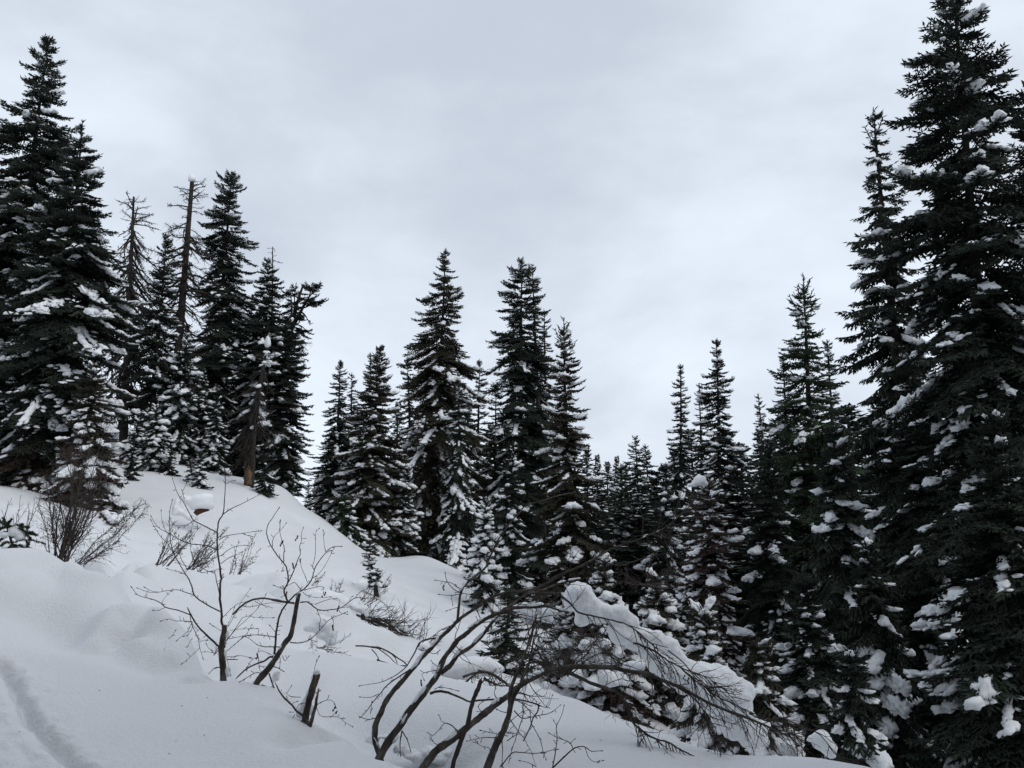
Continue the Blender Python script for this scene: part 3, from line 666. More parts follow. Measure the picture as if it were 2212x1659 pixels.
conifer('sparse spruce with twin bare antler-like tips and a visible trunk', 1735, 600, 28, 118, 'sparse', 'linear', 0.6, 0.26, 0.45, n=270, group=G_R, seed=57, antler=12, bald=lambda s, r: s < 0.04, top_up=30, low_dn=-25, rough=0.3, mat=M_NEEDLE_G)
conifer('slim fir directly right of the sparse antler-topped spruce', 1787, 740, 37, 46, 'fan', 'spire', 0.6, 0.35, 0.3, n=180, group=G_R, seed=58)
conifer('tall spruce with a needle-thin leader and long fringed boughs', 1887, 240, 23, 118, 'hang', 'linear', 0.55, 0.26, 0.4, n=290, group=G_R, seed=59, antler=5, top_up=24, low_dn=-14, rough=0.26)
conifer('tallest tree, huge dark fir at the right edge cut by the top', 2058, -40, 19, 165, 'fan', 'spire', 0.35, 0.3, 0.5, n=295, group=G_R, seed=60, top_up=20, low_dn=-26, rough=0.3)
conifer('dark fir cut off by the right picture edge', 2240, 180, 21, 135, 'fan', 'spire', 0.4, 0.28, 0.5, n=280, group=G_R, seed=61, rough=0.3)
conifer('narrow dead-looking fir thickly dotted with snow, snowball on its tip', 1530, 1040, 24, 52, 'fan', 'column', 0.3, 0.95, 0.12, n=200, group=G_R, seed=62, mat=M_NEEDLE_D)
conifer('dark fir below the snow-spotted fir, left of the snow-dotted one', 1440, 1010, 30, 70, 'fan', 'cone', 1, 0.38, 0.35, n=190, group=G_R, seed=63)
conifer('low green fir in the dip beside the antler-topped brownish spruce', 1340, 1010, 33, 66, 'fan', 'cone', 1, 0.34, 0.3, n=180, group=G_R, seed=64, mat=M_NEEDLE_G)
conifer('broad dark fir right of the snow-dotted narrow fir', 1660, 960, 26, 100, 'fan', 'cone', 1, 0.16, 0.45, n=230, group=G_R, seed=65)
conifer('broad dark fir in front of the fringed spruce', 1800, 930, 20, 130, 'hang', 'cone', 1, 0.13, 0.6, n=260, group=G_R, seed=66, low_dn=-32)
conifer('dark fir filling the wood below the tallest right tree', 1960, 760, 22, 120, 'fan', 'cone', 1, 0.14, 0.5, n=240, group=G_R, seed=67)
conifer('near dark fir low at the right edge', 2150, 900, 15, 190, 'fan', 'cone', 1, 0.16, 0.6, n=260, group=G_R, seed=68, low_dn=-30)
conifer('near dark fir standing low right of the snow-laden bent shrub', 1870, 1180, 16, 130, 'hang', 'cone', 1, 0.2, 0.6, n=220, group=G_R, seed=69, low_dn=-35)
conifer('brownish fir under the bent alder with snow pads', 1300, 1210, 15, 90, 'fan', 'cone', 1, 0.6, 0.7, n=160, group=G_R, seed=70, mat=M_NEEDLE_B, dead_low=0.7)
conifer('half-buried brown fir below the long snow load', 1520, 1330, 14, 90, 'hang', 'cone', 1, 0.6, 0.6, n=140, group=G_R, seed=71, mat=M_NEEDLE_B, dead_low=0.5)
conifer('small open spruce behind the alder stems', 1098, 1275, 15, 50, 'stiff', 'cone', 1, 0.35, 0.2, n=60, group=None, seed=72, mat=M_NEEDLE_G, top_up=10, low_dn=-14)
conifer('low brown-skirted fir on the bank below the long snow load, right', 1640, 1400, 13.5, 110, 'hang', 'cone', 1, 0.3, 0.6, n=150, group=G_R, seed=73, mat=M_NEEDLE_B)
conifer('dark half-hidden fir behind the bulge of the snow load', 1420, 1250, 16.5, 100, 'fan', 'cone', 1, 0.5, 0.5, n=160, group=G_R, seed=74, mat=M_NEEDLE_B, dead_low=.4)
conifer('dark fir standing right behind the tip of the long snow load', 1740, 1260, 15.5, 110, 'fan', 'cone', 1, 0.22, 0.5, n=180, group=G_R, seed=75)
conifer('small snow-padded fir between the alder stems and the snow load', 1215, 1330, 15.5, 60, 'fan', 'cone', 1, 0.8, 0.7, n=110, group=G_R, seed=76, mat=M_NEEDLE_B, dead_low=.6)
conifer('low dark fir crouching on the crest at the lower right', 1840, 1420, 12.5, 90, 'hang', 'cone', 1, 0.25, 0.6, n=120, group=G_R, seed=77)
# background wood
_bg = random.Random(4)
ORD = ['first', 'second', 'third', 'fourth', 'fifth', 'sixth', 'seventh', 'eighth', 'ninth', 'tenth', 'eleventh', 'twelfth', 'thirteenth', 'fourteenth', 'fifteenth', 'sixteenth', 'seventeenth', 'eighteenth', 'nineteenth', 'twentieth',
       'twenty-first', 'twenty-second', 'twenty-third', 'twenty-fourth', 'twenty-fifth', 'twenty-sixth']
def bgrow(where, items, dlist, grp):
    for i, (u, v, hw) in enumerate(sorted(items)):
        far_conifer(f'dark fir {where}, {ORD[i]} from the left', u, v, dlist[i % len(dlist)], hw * 2.1, _bg.randrange(5), _bg.uniform(0, 6.28), group=grp)
far_conifer('tiny far fir in the sky gap, right one', 686, 1026, 82, 14, 2, 1.0, group='tiny far firs in the sky gap')
far_conifer('tiny far fir in the sky gap, left one', 667, 1042, 90, 13, 0, 2.0, group='tiny far firs in the sky gap')
bgrow('of the skyline row behind the dip and right-hand trees', [(1268, 965, 30), (1290, 985, 28), (1312, 1000, 26), (1332, 988, 26), (1350, 1005, 28), (1412, 1035, 30), (1432, 1010, 34), (1455, 960, 34), (1492, 930, 34), (1570, 950, 40), (1600, 960, 40), (1640, 930, 36), (1690, 900, 46),
       (1760, 860, 50), (1830, 880, 60), (1900, 860, 70), (1980, 820, 70), (2060, 860, 70), (2150, 840, 80), (2230, 800, 80)], [66, 60, 70, 63, 58], 'skyline firs behind the right-hand trees')
bgrow('of the row behind the central group', [(1240, 935, 40), (1180, 920, 44), (1150, 900, 40), (1100, 880, 36), (1060, 915, 36), (1010, 880, 36), (940, 900, 44), (905, 880, 34), (860, 870, 34), (845, 960, 34), (770, 880, 36), (722, 940, 30)], [62, 66, 58], 'firs behind the central group')
bgrow('of the second row filling the wood on the right', [(1300, 1060, 50), (1345, 1090, 56), (1380, 1070, 60), (1460, 1100, 60), (1590, 1070, 66), (1640, 1120, 66), (1700, 1090, 80), (1760, 1050, 80), (1880, 1080, 90), (1945, 1020, 90), (2000, 1050, 100), (2100, 1060, 100), (2210, 1050, 100)], [36, 40, 33], 'second-row firs on the right')
bgrow('at the back of the left firs', [(-60, 640, 70), (20, 700, 60), (120, 720, 60), (60, 820, 50)], [55, 50, 60], 'firs at the back of the left grove')
bgrow('at the back of the hilltop grove', [(455, 780, 40), (520, 700, 40), (590, 760, 36), (385, 800, 30)], [52, 56], 'firs at the back of the left grove')

# firs added behind the viewpoint, unseen, to shade the bank beside the ski track
for i, (a, d, h, k, sx) in enumerate([(72, 9.5, 17, 0, 2.1), (96, 7.6, 16, 1, 2.1), (120, 7.4, 18, 0, 2.3), (144, 7.6, 17, 1, 2.3), (168, 7.4, 17, 0, 2.3), (192, 7.4, 17, 1, 2.3), (216, 7.6, 18, 0, 2.3), (240, 7.4, 16, 1, 2.2), (264, 8.0, 17, 0, 2.1), (288, 10.5, 15, 1, 1.7)]):
    x, y = d * math.sin(R(a)), d * math.cos(R(a)); cr, sn, tr = BAKED[k]
    t = empty('conifer', (x, y, gz(x, y) - .3), f'unseen fir added behind the viewpoint to shade the near snow bank, {ORD[i]} counted clockwise, outside the picture', 'conifer tree', 'added shade firs behind the viewpoint', i * 1.3)
    M = Matrix.Diagonal((sx, sx, h / 10, 1)); link('trunk', tr, t, matrix=M); link('crown', cr, t, matrix=M)
# ------------------------------------------------------------------ bare dead trees
def snag(label, u0, v0, u1, vt, d, wpx, rtop_px, n, reach, rng_seed, droop=0, up_top=True, snowcap=True, smin=0.0, smax=0.97, bow=0.0, group='bare dead trees of the hilltop grove', dens=None):
    rng = np.random.default_rng(rng_seed)
    top = at(u1, vt, d); b0 = at(u0, v0, d); bz = gz(b0.x, b0.y); bz = min(bz, b0.z + 0.3)
    H = top.z - bz; t = empty('dead_tree', (b0.x, b0.y, bz), label, 'dead tree', group)
    r0 = wpx / FPX * d / 2; r1 = rtop_px / FPX * d / 2
    z = np.linspace(-0.5, H, 30); f = np.clip(z / H, 0, 1)
    P = np.stack([(top.x - b0.x) * f + bow * np.sin(f * 3.14), (top.y - b0.y) * f, z], 1)
    V, F = tube(P, (r0 * (1 - f) + r1 * f) * (1 + 0.10 * np.sin(z * 3.1) * np.sin(z * 1.3)), 10); link('trunk', mesh_from('trunk', V, F, [M_BARK], smooth=True), t)
    for i in range(n):
        s = smin + (smax - smin) * rng.random() ** 0.9
        p = np.array([np.interp(H * (1 - s), z, P[:, k]) for k in range(3)])
        k = int(rng.integers(len(DEAD))); me, _ = DEAD[k]
        L = reach * (0.35 + 0.65 * min(1, s * 3)) * rng.uniform(0.45, 1.15)
        el = R((25 if s < 0.12 and up_top else -12 - droop) + rng.normal() * 13)
        M = Matrix.Translation(Vector(p)) @ Matrix.Rotation(rng.uniform(0, 6.28), 4, 'Z') @ Matrix.Rotation(-el, 4, 'Y') @ Matrix.Rotation(rng.uniform(-0.6, 0.6), 4, 'X') @ Matrix.Scale(L / DEADLEN[k], 4)
        link('dead_bough', me, t, matrix=M)
    if snowcap:
        sb = Buf(); V, F = lump((P[-1][0], P[-1][1], H + 0.10), (r1 * 1.5 + 0.06, r1 * 1.5 + 0.06, 0.30), 2, rng, amp=0.25); sb.add(V, F)
        link('snow_cap', sb.mesh('snow_cap', [M_SNOWB], True), t)
    return t, P, H, rng
snag('bare dead tree with drooping limbs, left one of the pair on the hilltop', 272, 888, 289, 425, 44, 17, 4, 230, 2.2, 301, droop=22, snowcap=False, smax=0.85)
snag('tall leaning bare dead trunk with a snow cap, right one of the pair', 372, 900, 415, 392, 44, 21, 8, 200, 2.0, 302, droop=0, smax=0.9)
snag('thin reddish dead tip rising behind the rim firs', 592, 900, 589, 533, 45, 9, 2, 130, 1.1, 303, droop=-10, snowcap=False, smax=0.8)
snag('faint grey far dead tree seen between the trunks', 246, 860, 243, 690, 75, 5, 2, 40, 0.9, 304, droop=5, snowcap=False, group=None)
t, P, H, rng = snag('broken snag with snow on its tip and stripped pale wood at its foot', 538, 1048, 578, 748, 36, 20, 5, 110, 1.25, 305, droop=28, smax=0.8, bow=-0.12)
# stripped wound at the foot: a pale plate following the trunk on the camera side
rb = 24 / FPX * 36 / 2
A_ = np.linspace(-2.2, -0.9, 7); Z_ = np.linspace(0.02, 0.80, 8); V = []; F = []
for i, zz in enumerate(Z_):
    c = np.array([np.interp(zz, P[:, 2], P[:, 0]), np.interp(zz, P[:, 2], P[:, 1])]); rr = rb * 1.06 + 0.02
    for j, a in enumerate(A_):
        w_ = 1.0 if i < 5 else (1 - 0.3 * (i - 4)); a2 = -1.55 + (a + 1.55) * w_ * (0.9 + 0.15 * math.sin(i * 2.1))
        V.append((c[0] + math.cos(a2) * rr, c[1] + math.sin(a2) * rr, zz))
for i in range(7):
    for j in range(6):
        q = i * 7 + j; F.append((q, q + 1, q + 8, q + 7))
link('stripped_wood', mesh_from('stripped_wood', V, F, [M_WOUND]), t)
for i in range(26):         # snow caught along the snag
    s = rng.uniform(0.02, 0.6); z = H * (1 - s); a = rng.uniform(0, 6.28); rr = rng.uniform(0, 0.7) * (0.3 + s)
    sb = Buf(); V, F = lump((0, 0, 0), (rng.uniform(.07, .2), rng.uniform(.06, .12), rng.uniform(.04, .09)), 2, rng, amp=0.35); sb.add(V, F)
    c = Vector((np.interp(z, P[:, 2], P[:, 0]) + math.cos(a) * rr, np.interp(z, P[:, 2], P[:, 1]) + math.sin(a) * rr, z - rr * 0.45))
    link('snow_clump', sb.mesh('snow_clump', [M_SNOWB], True), t, matrix=Matrix.Translation(c) @ Matrix.Rotation(a, 4, 'Z') @ Matrix.Rotation(0.5, 4, 'Y'))

# ------------------------------------------------------------------ tree with a one-sided broom top
def broom_tree():
    d = 45.0; rng = np.random.default_rng(31)
    b0 = at(612, 1075, d); bz = gz(b0.x, b0.y); t = empty('broom_topped_conifer', (b0.x, b0.y, bz), 'leaning conifer with a one-sided tufted broom top on the rim of the grove', 'conifer tree', G_L)
    o = Vector((b0.x, b0.y, bz))
    def loc(u, v, dd=d): return np.array(at(u, v, dd) - o)
    P = np.array([[0, 0, -0.4]] + [loc(*q) for q in ((613, 1000), (614, 900), (618, 820), (622, 760), (628, 720), (640, 660), (655, 615))])
    V, F = tube(P, np.array([.24, .22, .19, .16, .14, .12, .09, .05]), 8); link('trunk', mesh_from('trunk', V, F, [M_BARK], smooth=True), t)
    arms = [[(628, 720), (648, 680), (668, 640), (675, 610)], [(628, 720), (636, 690), (636, 640), (640, 610)], [(640, 668), (660, 664), (680, 655), (695, 656)], [(632, 705), (655, 660), (680, 625), (684, 618)], [(628, 720), (630, 660), (628, 630)],
            [(622, 745), (640, 722), (655, 715), (662, 718)], [(620, 765), (640, 762), (655, 748)]]
    for a in arms:
        Q = np.array([loc(u, v, d + rng.normal() * 0.2) for u, v in a]); V, F = tube(Q, np.linspace(.055, .02, len(Q)), 5)
        br = link('limb', mesh_from('limb', V, F, [M_BARK], smooth=True), t)
        for q in range(9):
            f = rng.uniform(0.55, 1.0); p, _ = along(Q, f)
            me, _ = TPL['fan'][1 if rng.random() < .6 else 0, int(rng.integers(3))]
            M = Matrix.Translation(Vector(p)) @ Matrix.Rotation(rng.uniform(0, 6.28), 4, 'Z') @ Matrix.Rotation(-R(rng.uniform(-10, 45)), 4, 'Y') @ Matrix.Scale(rng.uniform(0.6, 1.0), 4)
            link('spray', me, br, matrix=M)
    for i in range(70):
        f = rng.uniform(0.25, 0.9); p, _ = along(P, f); k = int(rng.integers(3))
        me, _ = TPL['fan'][2, k]
        M = Matrix.Translation(Vector(p)) @ Matrix.Rotation(rng.uniform(0, 6.28), 4, 'Z') @ Matrix.Rotation(-R(rng.uniform(-25, 15)), 4, 'Y') @ Matrix.Scale(rng.uniform(0.5, 1.1), 4)
        b = link('bough', me, t, matrix=M)
    for i in range(16):
        f = rng.uniform(0.5, 0.88); p, _ = along(P, f); k = int(rng.integers(len(DEAD)))
        M = Matrix.Translation(Vector(p)) @ Matrix.Rotation(rng.uniform(-0.8, 0.8), 4, 'Z') @ Matrix.Rotation(R(rng.uniform(0, 35)), 4, 'Y') @ Matrix.Scale(rng.uniform(0.8, 1.3) / DEADLEN[k], 4)
        link('dead_bough', DEAD[k][0], t, matrix=M)
broom_tree()
# ------------------------------------------------------------------ leafless alders of the foreground, stem by stem
TG = {'0': (900, 1550, 1.847), '1': (400, 1480, 4.148), '2': (400, 1850, 4.148), '3': (750, 1560, 4.148), '4': (750, 1950, 4.148), '5': (1150, 1800, 2.56), '6': (1700, 1800, 2.56), '7': (2300, 1800, 2.2946), '8': (0, 1380, 3.686), '9': (1750, 1350, 2.766)}
def px(s):
    """'tag:x,y x,y tag:x,y ...' -> list of picture points (2212 wide) and the last tag's scale"""
    out = []; tg = None
    for w in s.split():
        if ':' in w: tg, w = w.split(':')
        ox, oy, k = TG[tg]; x, y = w.split(',')
        out.append(((ox + float(x) / k) / 1.4756, (oy + float(y) / k) / 1.4756, k))
    return out
def smooth_line(P, n):
    P = np.asarray(P, float)
    if len(P) < 3: t = np.linspace(0, 1, n)[:, None]; return P[0] * (1 - t) + P[-1] * t
    Q = np.vstack([2 * P[0] - P[1], P, 2 * P[-1] - P[-2]]); L = len(P) - 1; out = []
    for f in np.linspace(0, L, n):
        i = min(int(f), L - 1); t = f - i; a, b, c, d = Q[i:i + 4]
        out.append(0.5 * ((2 * b) + (-a + c) * t + (2 * a - 5 * b + 4 * c - d) * t * t + (-a + 3 * b - 3 * c + d) * t ** 3))
    return np.array(out)
def m_w0_big(w): return w >= 30
class Alder:
    def __init__(s, name, label, base, d, cat='leafless shrub', group='leafless alders of the foreground', tilt=(0.0, 0.0), seed=0, ground_base=True):
        u, v, _ = px(base)[0]
        if ground_base: hd = hit(u, v); d = math.hypot(hd.x, hd.y) * 1.0 if abs(math.hypot(hd.x, hd.y) - d) < 1.6 else d
        s.u0, s.v0, s.d0 = u, v, d; s.tilt = tilt; s.rng = np.random.default_rng(seed + 900); s.o = at(u, v, d)
        s.t = empty(name, s.o, label, cat, group); s.pts = []; s.stems = []
    def depth(s, u, v): return s.d0 + s.tilt[0] * (u - s.u0) / 100 + s.tilt[1] * (s.v0 - v) / 100
    def stem(s, line, w0, w1, name='twig', mat=None, amp=None, buds=True, parent=None, snow=0.0, wob=1.0, sides=None, dst=None, endcap=None, root=None):
        root = (m_w0_big(w0) and not s.pts) if root is None else root
        q = px(line); uv = np.array([(a, b) for a, b, _ in q]); off = 0.0
        if s.pts and dst is None:
            A = np.array(s.pts); dd = np.hypot(A[:, 0] - uv[0, 0], A[:, 1] - uv[0, 1]); i = int(dd.argmin())
            if dd[i] < 25: off = A[i, 2] - s.depth(*uv[0])
        elif dst is not None: off = dst
        seg = np.hypot(*np.diff(uv, axis=0).T).sum(); n = max(6, int(seg / 6))
        L = smooth_line(uv, n); f = np.linspace(0, 1, n)
        amp = amp if amp is not None else s.rng.normal() * 0.0022 * seg
        D = np.array([s.depth(u, v) for u, v in L]) + off + amp * f ** 1.4
        kk = np.array([q[0][2], q[-1][2]])
        m0 = w0 / q[0][2] / 1.4756 / FPX * D[0]; m1 = w1 / q[-1][2] / 1.4756 / FPX * D[-1]
        P = np.array([at(u, v, dd) - s.o for (u, v), dd in zip(L, D)])
        P = P + np.stack([np.convolve(s.rng.normal(size=n + 4), np.ones(5) / 5, 'valid') for _ in range(3)], 1) * (0.004 if m0 < 0.02 else 0.007) * wob
        if root:
            e = P[1] - P[0]; e = e / np.linalg.norm(e) * 0.6 + np.array([0, 0, -0.6]) * -1; P = np.vstack([P[0] - e * 0.25, P]); n += 1; f = np.concatenate([[0], f]); L = np.vstack([L[:1], L]); D = np.concatenate([D[:1], D])
        rr = np.maximum((m0 * (1 - f) + m1 * f) / 2, 0.0019)
        if m0 > 0.02: rr = rr * (1 + 0.07 * np.convolve(s.rng.normal(size=n + 2), np.ones(3) / 1.7, 'valid'))
        b = Buf(); V, F = tube(P, rr, sides or (10 if m0 > .03 else 6 if m0 > .012 else 4)); b.add(V, F)
        if buds and m0 < 0.03:
            for k in range(int(seg / 16)):
                i = int(s.rng.integers(1, n - 1)); dr = P[i + 1] - P[i - 1]; dr /= np.linalg.norm(dr) + 1e-9
                e = dr * 0.8 + s.rng.normal(size=3) * 0.7; e /= np.linalg.norm(e); l = s.rng.uniform(0.012, 0.05)
                V, F = tube(np.array([P[i], P[i] + e * l]), [0.0022, 0.0032], 3); b.add(V, F)
            e = P[-1] - P[-2]; e /= np.linalg.norm(e) + 1e-9
            V, F = tube(np.array([P[-1], P[-1] + e * 0.012, P[-1] + e * 0.03]), [0.002, 0.005, 0.001], 4); b.add(V, F)
        o = link(name, b.mesh(name, [mat or (M_ALDER if m0 > 0.022 else M_TWIG)], True), parent or s.t)
        for (u, v), dd in zip(L, D): s.pts.append((u, v, dd))
        if endcap:
            e = P[-1] - P[-2]; e /= np.linalg.norm(e); r = rr[-1]
            cb = Buf(); V, F = tube(np.array([P[-1] - e * 0.004, P[-1] + e * 0.006, P[-1] + e * 0.008]), [r * 1.01, r * 0.96, r * 0.4], 10); V[:, 0] += 0; cb.add(V, F)
            link('cut_face', cb.mesh('cut_face', [M_CUT]), o)
        if snow > 0:
            c = 0
            for k in range(int(seg / 110 * snow)):
                i = int(s.rng.integers(1, n - 1)); dr = P[i + 1] - P[i - 1]; hz = math.atan2(dr[1], dr[0]); l = s.rng.uniform(0.03, 0.075)
                sb = Buf()
                for q_ in range(3):
                    V, F = lump((0, 0, 0), (l * s.rng.uniform(.4, .8), rr[i] * .75 + .005, rr[i] * .55 + .008), 2, s.rng, amp=0.4)
                    sl = dr[2] / (np.hypot(dr[0], dr[1]) + 1e-6); V[:, 2] += V[:, 0] * np.clip(sl, -1.6, 1.6)
                    ca, sa = math.cos(hz), math.sin(hz); V = np.stack([V[:, 0] * ca - V[:, 1] * sa, V[:, 0] * sa + V[:, 1] * ca, V[:, 2]], 1)
                    sb.add(V + P[i] + np.array([0, 0, rr[i] * 0.95]) + dr / np.linalg.norm(dr) * l * (q_ - 1) * 0.7 * s.rng.random(), F)
                link('snow_strip', sb.mesh('snow_strip', [M_SNOWB], True), o); c += 1
        s.stems.append((o, P, rr)); return o
    def twigs(s, specs, w0=8, w1=4, **k):
        for sp in specs.strip().split('\n'):
            sp = sp.strip()
            if not sp: continue
            if '|' in sp: ws, sp = sp.split('|'); a, b_ = map(float, ws.split(',')); s.stem(sp, a, b_, **k)
            else: s.stem(sp, w0, w1, **k)
    def cones(s, spots, k=3):
        """small dark seed cones hanging from the twig tips"""
        for q in px(spots):
            u, v, _ = q; A = np.array(s.pts); i = int(np.hypot(A[:, 0] - u, A[:, 1] - v).argmin()); dd = A[i, 2]; b = Buf()
            for j in range(k):
                c = np.array(at(u, v, dd) - s.o) + np.array([s.rng.normal() * .010, s.rng.normal() * .01, -0.018 * j]); V, F = ICO[2]
                V = V * (0.0075, 0.0075, 0.0115); V = V * (1 + 0.12 * np.sin(V[:, 2:3] * 1500)); b.add(V + c, F)
            link('seed_cone', b.mesh('seed_cone', [M_ROT]), s.t)
    def auto(s, idx, count, ln, ang, spread, seed, sub=3, f0=0.2, f1=1.0, w=0.0045, name='twig', curl=0.0):
        """side twigs off an already built stem; ang in degrees in the picture plane (0 right, 90 up)"""
        o, P, rr = s.stems[idx]; rng = np.random.default_rng(seed)
        for k in range(count):
            f = rng.uniform(f0, f1); p, d = along(P, f); l = ln * rng.uniform(0.4, 1.2); a = R(ang + rng.normal() * spread)
            e = np.array([math.cos(a), rng.normal() * 0.35, math.sin(a)]); pts = [p]; m = 7
            for j in range(m):
                e = e + rng.normal(size=3) * 0.13 + np.array([0, 0, curl * 0.1]); e /= np.linalg.norm(e); pts.append(pts[-1] + e * l / m)
            pts = np.array(pts); b = Buf(); V, F = tube(pts, np.linspace(w, 0.0016, m + 1), 4, cap=False); b.add(V, F)
            for j in range(sub):
                g = rng.uniform(0.25, 0.95); p2, d2 = along(pts, g); e2 = d2 + rng.normal(size=3) * 0.6; e2 /= np.linalg.norm(e2); l2 = l * rng.uniform(0.15, 0.45)
                q = np.array([p2, p2 + e2 * l2 * .5, p2 + (e2 + rng.normal(size=3) * .25) * l2]); V, F = tube(q, [w * .55, w * .45, .0013], 3, cap=False); b.add(V, F)
            link(name, b.mesh(name, [M_TWIG], True), s.t)
def blob_mesh(name, blobs, vox=0.03, noise_amp=0.018, freq=5, mat=None, sm=6, parent=None, loc=(0, 0, 0), seed=0, flat=0.0):
    """one continuous snow body from overlapping lumps (voxel remesh + smoothing + unevenness)"""
    b = Buf(); rng = np.random.default_rng(seed)
    for (c, r) in blobs:
        V, F = ICO[3]; b.add(V * np.asarray(r) + np.asarray(c), F)
    me = b.mesh(name, []); ob = bpy.data.objects.new(name, me); tmp = bpy.data.scenes.new('tmp'); tmp.collection.objects.link(ob)
    rm = ob.modifiers.new('r', 'REMESH'); rm.mode = 'VOXEL'; rm.voxel_size = vox; rm.use_smooth_shade = True
    s_ = ob.modifiers.new('s', 'SMOOTH'); s_.iterations = sm; s_.factor = 0.6
    tmp.view_layers[0].update(); dg = tmp.view_layers[0].depsgraph; m2 = bpy.data.meshes.new_from_object(ob.evaluated_get(dg))
    bpy.data.objects.remove(ob); bpy.data.meshes.remove(me); bpy.data.scenes.remove(tmp)
    n = len(m2.vertices); co = np.empty(n * 3, np.float32); m2.vertices.foreach_get('co', co); co = co.reshape(-1, 3)
    no = np.empty(n * 3, np.float32); m2.vertices.foreach_get('normal', no); no = no.reshape(-1, 3)
    of = Vector(rng.uniform(-30, 30, 3))
    of = np.array(of); nn = 0.8 * vnoise(co * freq * 1.2 + of) + 0.45 * vnoise(co * freq * 3 - of) + 0.25 * vnoise(co * freq * 7 + of)
    co = co + no * (nn * noise_amp)[:, None]; m2.vertices.foreach_set('co', co.astype(np.float32).ravel())
    m2.name = name; m2.materials.clear(); m2.materials.append(mat or M_SNOWB)
    m2.polygons.foreach_set('use_smooth', np.ones(len(m2.polygons), bool)); m2.update()
    return link(name, m2, parent, loc=loc)
def px_blobs(spec, d, origin, dz=0.0, depth=1.0, ddu=0.0, u_ref=0):
    """'tag:x,y,r ...' -> blobs at distance d; r in crop pixels"""
    out = []; tg = None
    for w in spec.split():
        if ':' in w: tg, w = w.split(':')
        ox, oy, k = TG[tg]; v_ = [float(a) for a in w.split(',')]; x, y, r = v_[:3]; sq = v_[3] if len(v_) > 3 else 0.85
        u = (ox + x / k) / 1.4756; v = (oy + y / k) / 1.4756; dd = d + ddu * (u - u_ref) / 100; rm = r / k / 1.4756 / FPX * dd
        out.append((np.array(at(u, v, dd + (v_[4] if len(v_) > 4 else 0)) - Vector(origin)), (rm, rm * depth, rm * sq)))
    return out

# --- slim sapling beside a cut stub
A = Alder('alder_sapling', 'slender many-branched alder sapling growing beside a short sawn stub, left foreground', '2:1290,1310', 9.6, seed=1)
A.stem('2:1290,1330 1285,1100 1270,900 1300,700 1312,602', 78, 62, name='sawn_stub', mat=M_ALDER, endcap=True, buds=False, amp=0, snow=1.5)
A.stem('2:1300,900 1290,640 1275,560 1270,440 1250,230 1260,0 1:1262,1500 1245,1330 1225,1100 1210,900 1240,760 1285,660 1300,500 1318,250 1300,60', 34, 8, name='stem', mat=M_TWIG, amp=0.1)
A.twigs('''18,6|2:1250,415 1080,320 960,240 905,180 880,90 845,0 1:830,1500 780,1430 700,1290 640,1180 600,1050 595,900 585,800 590,600 615,480
14,5|1:1210,900 1050,820 900,740 840,650 780,520 700,410 650,280 625,195
13,5|1:1285,660 1400,590 1560,515 1745,415
14,5|1:1220,1140 1100,1085 1000,1065 860,1045 760,1015 640,950 560,910 430,830 350,700
1:560,910 520,850 480,740 468,625
1:640,1180 560,1050 470,960 390,840 345,750
1:780,460 750,370 780,310 798,258
10,5|1:1235,1000 1320,950 1420,930 1560,910 1775,880
7,4|1:1560,910 1600,940 1660,955
9,4|1:1255,1215 1360,1130 1480,1080 1600,1070
9,4|1:1260,1320 1370,1240 1450,1210 1520,1170
7,4|1:1330,260 1380,230 1430,215
12,4|2:1245,180 1225,90 1200,0 1:1180,1440 1090,1410 1000,1365 910,1280 870,1190 855,1050 850,950
1:900,740 820,800 720,815 640,800 590,730
1:800,1460 740,1430 650,1410 570,1385
1:820,1400 750,1270 720,1190 700,1080 705,960
6,4|1:980,1360 860,1355 780,1340 730,1310
10,4|2:905,190 800,160 720,130 640,125 500,145 400,160 300,155 170,105
6,4|2:440,150 350,140 265,100
26,15|2:1245,880 1100,750 960,610 880,500 825,375
14,5|2:850,450 700,400 530,360 480,310 400,265 320,240 240,220 150,180 90,100
7,4|2:480,310 510,240 595,150
7,4|2:530,360 470,385 440,405 385,400
10,5|2:850,440 870,570 930,690 970,800 980,890 1005,960 1020,1015
9,4|2:870,550 760,540 650,540 575,512 480,535
7,4|2:870,560 830,660 750,730 690,780
7,4|2:880,570 880,640 830,710 780,735
6,4|2:980,890 900,970 765,1088
6,3|2:1010,945 1080,945 1130,955
6,4|2:970,660 900,600 880,560
6,4|2:1200,840 1120,760 1060,700
6,4|2:980,810 1020,790 1060,785
7,4|2:1285,490 1380,390 1480,310 1600,280
6,3|2:1260,670 1200,630 1130,580
9,4|2:1170,990 1230,880 1370,750 1450,660 1540,570 1650,470 1770,340 1850,200
9,4|2:1180,980 1350,780 1530,520 1560,490 1640,480 1750,490 1940,495
7,4|2:1350,620 1450,450 1530,290 1640,125
8,4|2:1330,950 1450,840 1580,730 1665,600
7,4|2:1370,770 1500,745 1700,720 1900,745 1960,755
5,3|2:1340,600 1390,500 1430,375
5,3|2:1380,660 1550,640 1730,640
7,4|2:1170,990 1150,930 1100,900 1075,860
12,8|2:1265,1155 1210,1150 1160,1170 1110,1225
14,10|2:1330,1050 1380,1045 1455,1048
8,4|2:1330,1015 1430,1010 1510,990 1640,1015
6,4|2:1340,1060 1370,1150 1390,1240
6,3|2:820,890 840,840 870,790
7,4|2:570,775 620,720 655,672''')
for i_, sp_ in enumerate(('2:1350,700,24,1.5 2:1340,730,22,1.3', '2:1322,820,20,1.6', '2:1318,960,20,2.2 2:1325,1030,20,1.8', '2:1345,1190,34,1.3 2:1350,1240,34,1.0')):
    blob_mesh('snow_clump', px_blobs(sp_, A.d0 - .01, A.o), vox=0.007, noise_amp=0.004, freq=25, parent=A.t, seed=45 + i_)
